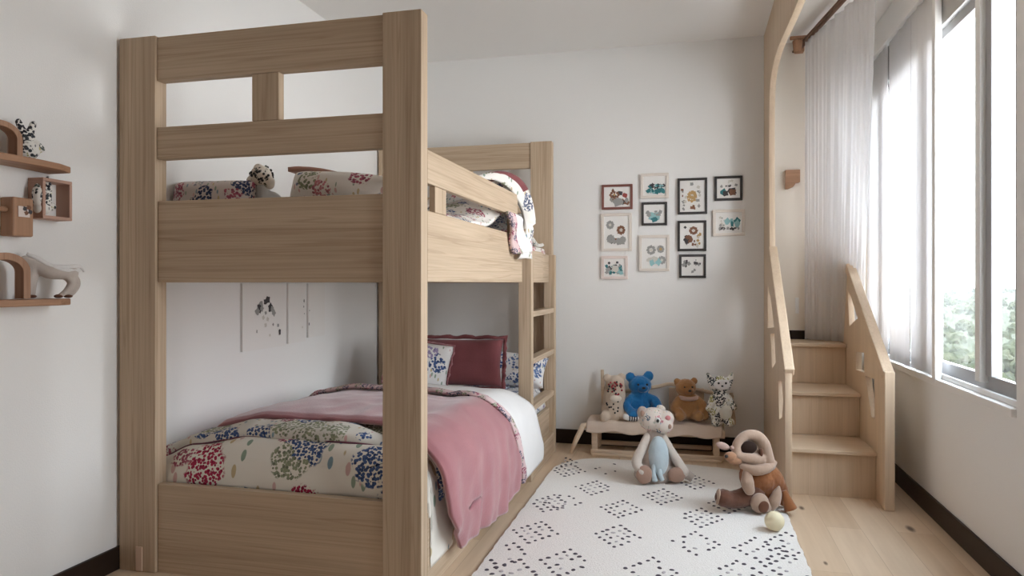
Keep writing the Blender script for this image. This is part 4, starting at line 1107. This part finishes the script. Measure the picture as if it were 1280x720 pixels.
# ------------------------------------------------------------------ rug
RX0_, RX1_, RY0, RY1 = -.865, .475, 1.2, 4.86
bm = bmesh.new(); rnd = random.Random(2)
outline = []
def corner(cx, cy, rx, ry, a0, n=12):
    return [(cx+rx*math.cos(a0+PI/2*q/n), cy+ry*math.sin(a0+PI/2*q/n)) for q in range(n+1)]
outline += corner(RX1_-.30, RY1-.50, .30, .42, 0)+[(.0, RY1-.05), (-.2, RY1-.03)]+corner(RX0_+.30, RY1-.40, .30, .38, PI/2)+[(RX0_, RY0), (RX1_, RY0)]
top = []; bot = []
NZ = []
dense = []
for a, b in zip(outline, outline[1:]+outline[:1]):
    L_ = math.hypot(b[0]-a[0], b[1]-a[1]); n = max(1, int(L_/.03))
    for q in range(n): dense.append((lerp(a[0], b[0], q/n)+rnd.uniform(-.004, .004), lerp(a[1], b[1], q/n)+rnd.uniform(-.004, .004)))
top = [bm.verts.new((x, y, .013)) for x, y in dense]; bot = [bm.verts.new((x, y, .001)) for x, y in dense]
bm.faces.new(top); bm.faces.new(bot[::-1])
for i in range(len(top)): bm.faces.new((top[i], bot[i], bot[(i+1) % len(top)], top[(i+1) % len(top)]))
bmesh.ops.triangulate(bm, faces=[f for f in bm.faces if len(f.verts) > 4])
CL = [(710, 588, 0), (743, 610, 0), (776, 636, 0), (828, 621, 0), (877, 647, 0), (772, 670, 0), (870, 679, 1), (869, 603, 0), (911, 631, 0), (706, 703, 1), (815, 714, 1), (925, 718, 1), (990, 711, 1), (687, 629, 0), (669, 665, 0), (633, 694, 1), (948, 687, 1), (987, 680, 1), (702, 627, 2), (700, 577, 0), (833, 592, 0), (760, 585, 2), (640, 716, 1)]
def inside_rug(x, y): return RX0_+.02 < x < RX1_-.02 and y < RY1-.06
for (u, v, kd_) in CL:
    c = at(u, v, Z=.013)
    n = 2
    for i in range(-n, n+1):
        for j in range(-n, n+1):
            edge = max(abs(i), abs(j)) == n
            if kd_ >= 1 and not edge and rnd.random() < .5: continue
            if kd_ >= 2 and rnd.random() < .55: continue
            if rnd.random() < .07: continue
            x = c.x+(i-j)*.026+rnd.uniform(-.005, .005); y = c.y+(i+j)*.036+rnd.uniform(-.006, .006)
            if not inside_rug(x, y): continue
            mi = 1 if (edge or rnd.random() < .35) and kd_ != 3 else 2
            add_ell(bm, (x, y, .0135), (.0085*rnd.uniform(.75, 1.25), .0105*rnd.uniform(.75, 1.25), .004), (0, 0, rnd.random()*3), 8, 4, mi)
o = mesh_obj('rug', bm, [rugm, rugdot, rugfaint]); tag(o, 'off white rug with clusters of dark dots on the floor between bed and stairs', 'rug')

# ------------------------------------------------------------------ outside
leafm = N('hillside_leaves'); leafm.rough(.9, .1)
_n = leafm.n('ShaderNodeTexNoise', Scale=.35, Detail=5.0); leafm.l(leafm.coord(), _n.inputs['Vector'])
leafm.l(leafm.ramp(_n.outputs[0], [(.3, (.016, .020, .010, 1)), (.5, (.032, .037, .018, 1)), (.68, (.058, .057, .034, 1))]), leafm.b.inputs['Base Color']); leafm = leafm.m
bm = bmesh.new(); nu, nv = 150, 110; R = []
for j in range(nv+1):
    row = []
    for i in range(nu+1):
        x = 12+(j/nv)**2*420; y = lerp(-60, 60, i/nu)*(1+(j/nv)**2*8)+x*2.3
        z = -15+7*(j/nv)**1.2+3.0*noise.noise(Vector((x*.03, y*.03, 0)))+1.6*abs(noise.noise(Vector((x*.25, y*.25, 3))))+.9*abs(noise.noise(Vector((x*.7, y*.7, 7))))
        row.append(bm.verts.new((x, y, z)))
    R.append(row)
for j in range(nv):
    for i in range(nu): bm.faces.new((R[j][i], R[j][i+1], R[j+1][i+1], R[j+1][i]))
o = mesh_obj('hillside', bm, leafm, smooth=False); tag(o, 'hazy green wooded hillside seen far below through the window', 'hillside', kind='stuff')
# crowns standing on the slope
rnd = random.Random(21)
bm = bmesh.new()
for q in range(420):
    j = rnd.random(); x = 34+j*j*300; y = x*2.8+rnd.uniform(-1, 1)*(8+x*1.6)
    z = -14.5+6*((x-12)/420)**.7; r = rnd.uniform(.8, 1.7)*(1+x*.006)
    M = Matrix.Translation((x, y, z+r*.5)) @ Matrix.Diagonal((r, r, r*1.1, 1))
    vs = bmesh.ops.create_icosphere(bm, subdivisions=3, radius=1, matrix=M)['verts']
    for v in vs: v.co += (v.co-Vector((x, y, z+r*.5)))*(.35*noise.noise(v.co*1.3)+.25*noise.noise(v.co*3.7))
o = mesh_obj('treetops', bm, leafm); tag(o, 'distant mass of pale green treetops below the window', 'treetops', kind='stuff')

# thin haze in the valley
bm = bmesh.new(); add_box(bm, (9, -200, -30), (460, 1600, -.5))
hz = bpy.data.materials.new('valley_haze'); hz.use_nodes = True; nt = hz.node_tree; nt.nodes.remove(nt.nodes['Principled BSDF'])
vs_ = nt.nodes.new('ShaderNodeVolumeScatter'); vs_.inputs['Density'].default_value = .00018; vs_.inputs['Color'].default_value = (.96, .98, 1, 1)
nt.links.new(vs_.outputs[0], nt.nodes['Material Output'].inputs['Volume'])
o = mesh_obj('valley_haze', bm, hz); tag(o, 'thin morning haze lying over the wooded valley outside', 'haze', kind='stuff')

# ------------------------------------------------------------------ light
w = bpy.data.worlds.new('sky'); SC.world = w; w.use_nodes = True
nt = w.node_tree; bg = nt.nodes['Background']
tc = nt.nodes.new('ShaderNodeTexCoord'); sp = nt.nodes.new('ShaderNodeSeparateXYZ'); rp = nt.nodes.new('ShaderNodeValToRGB')
nt.links.new(tc.outputs['Generated'], sp.inputs[0]); nt.links.new(sp.outputs[2], rp.inputs[0]); nt.links.new(rp.outputs[0], bg.inputs[0])
e = rp.color_ramp; e.elements[0].position = 0; e.elements[0].color = (.985, .995, 1, 1); e.elements[1].position = .9; e.elements[1].color = (.70, .85, 1, 1)
SKY = 1.0
bg.inputs[1].default_value = SKY
def portal(y0, y1):
    l = bpy.data.lights.new('window_light_portal', 'AREA'); l.shape = 'RECTANGLE'; l.size = HEAD-SILL; l.size_y = y1-y0
    l.cycles.is_portal = True
    o = bpy.data.objects.new('window_light_portal', l); o.location = (XO+.03, (y0+y1)/2, (SILL+HEAD)/2); o.rotation_euler = (0, PI/2, 0)
    COL.objects.link(o)
portal(*W1); portal(*W_ADDED)

vs = SC.view_settings
vs.view_transform = 'Standard'; vs.look = 'None'; vs.exposure = 3.85; vs.gamma = 1; vs.use_curve_mapping = False
SC.cycles.max_bounces = 14; SC.cycles.diffuse_bounces = 8; SC.cycles.transparent_max_bounces = 12; SC.cycles.sample_clamp_indirect = 6.0
SC.cycles.use_denoising = True
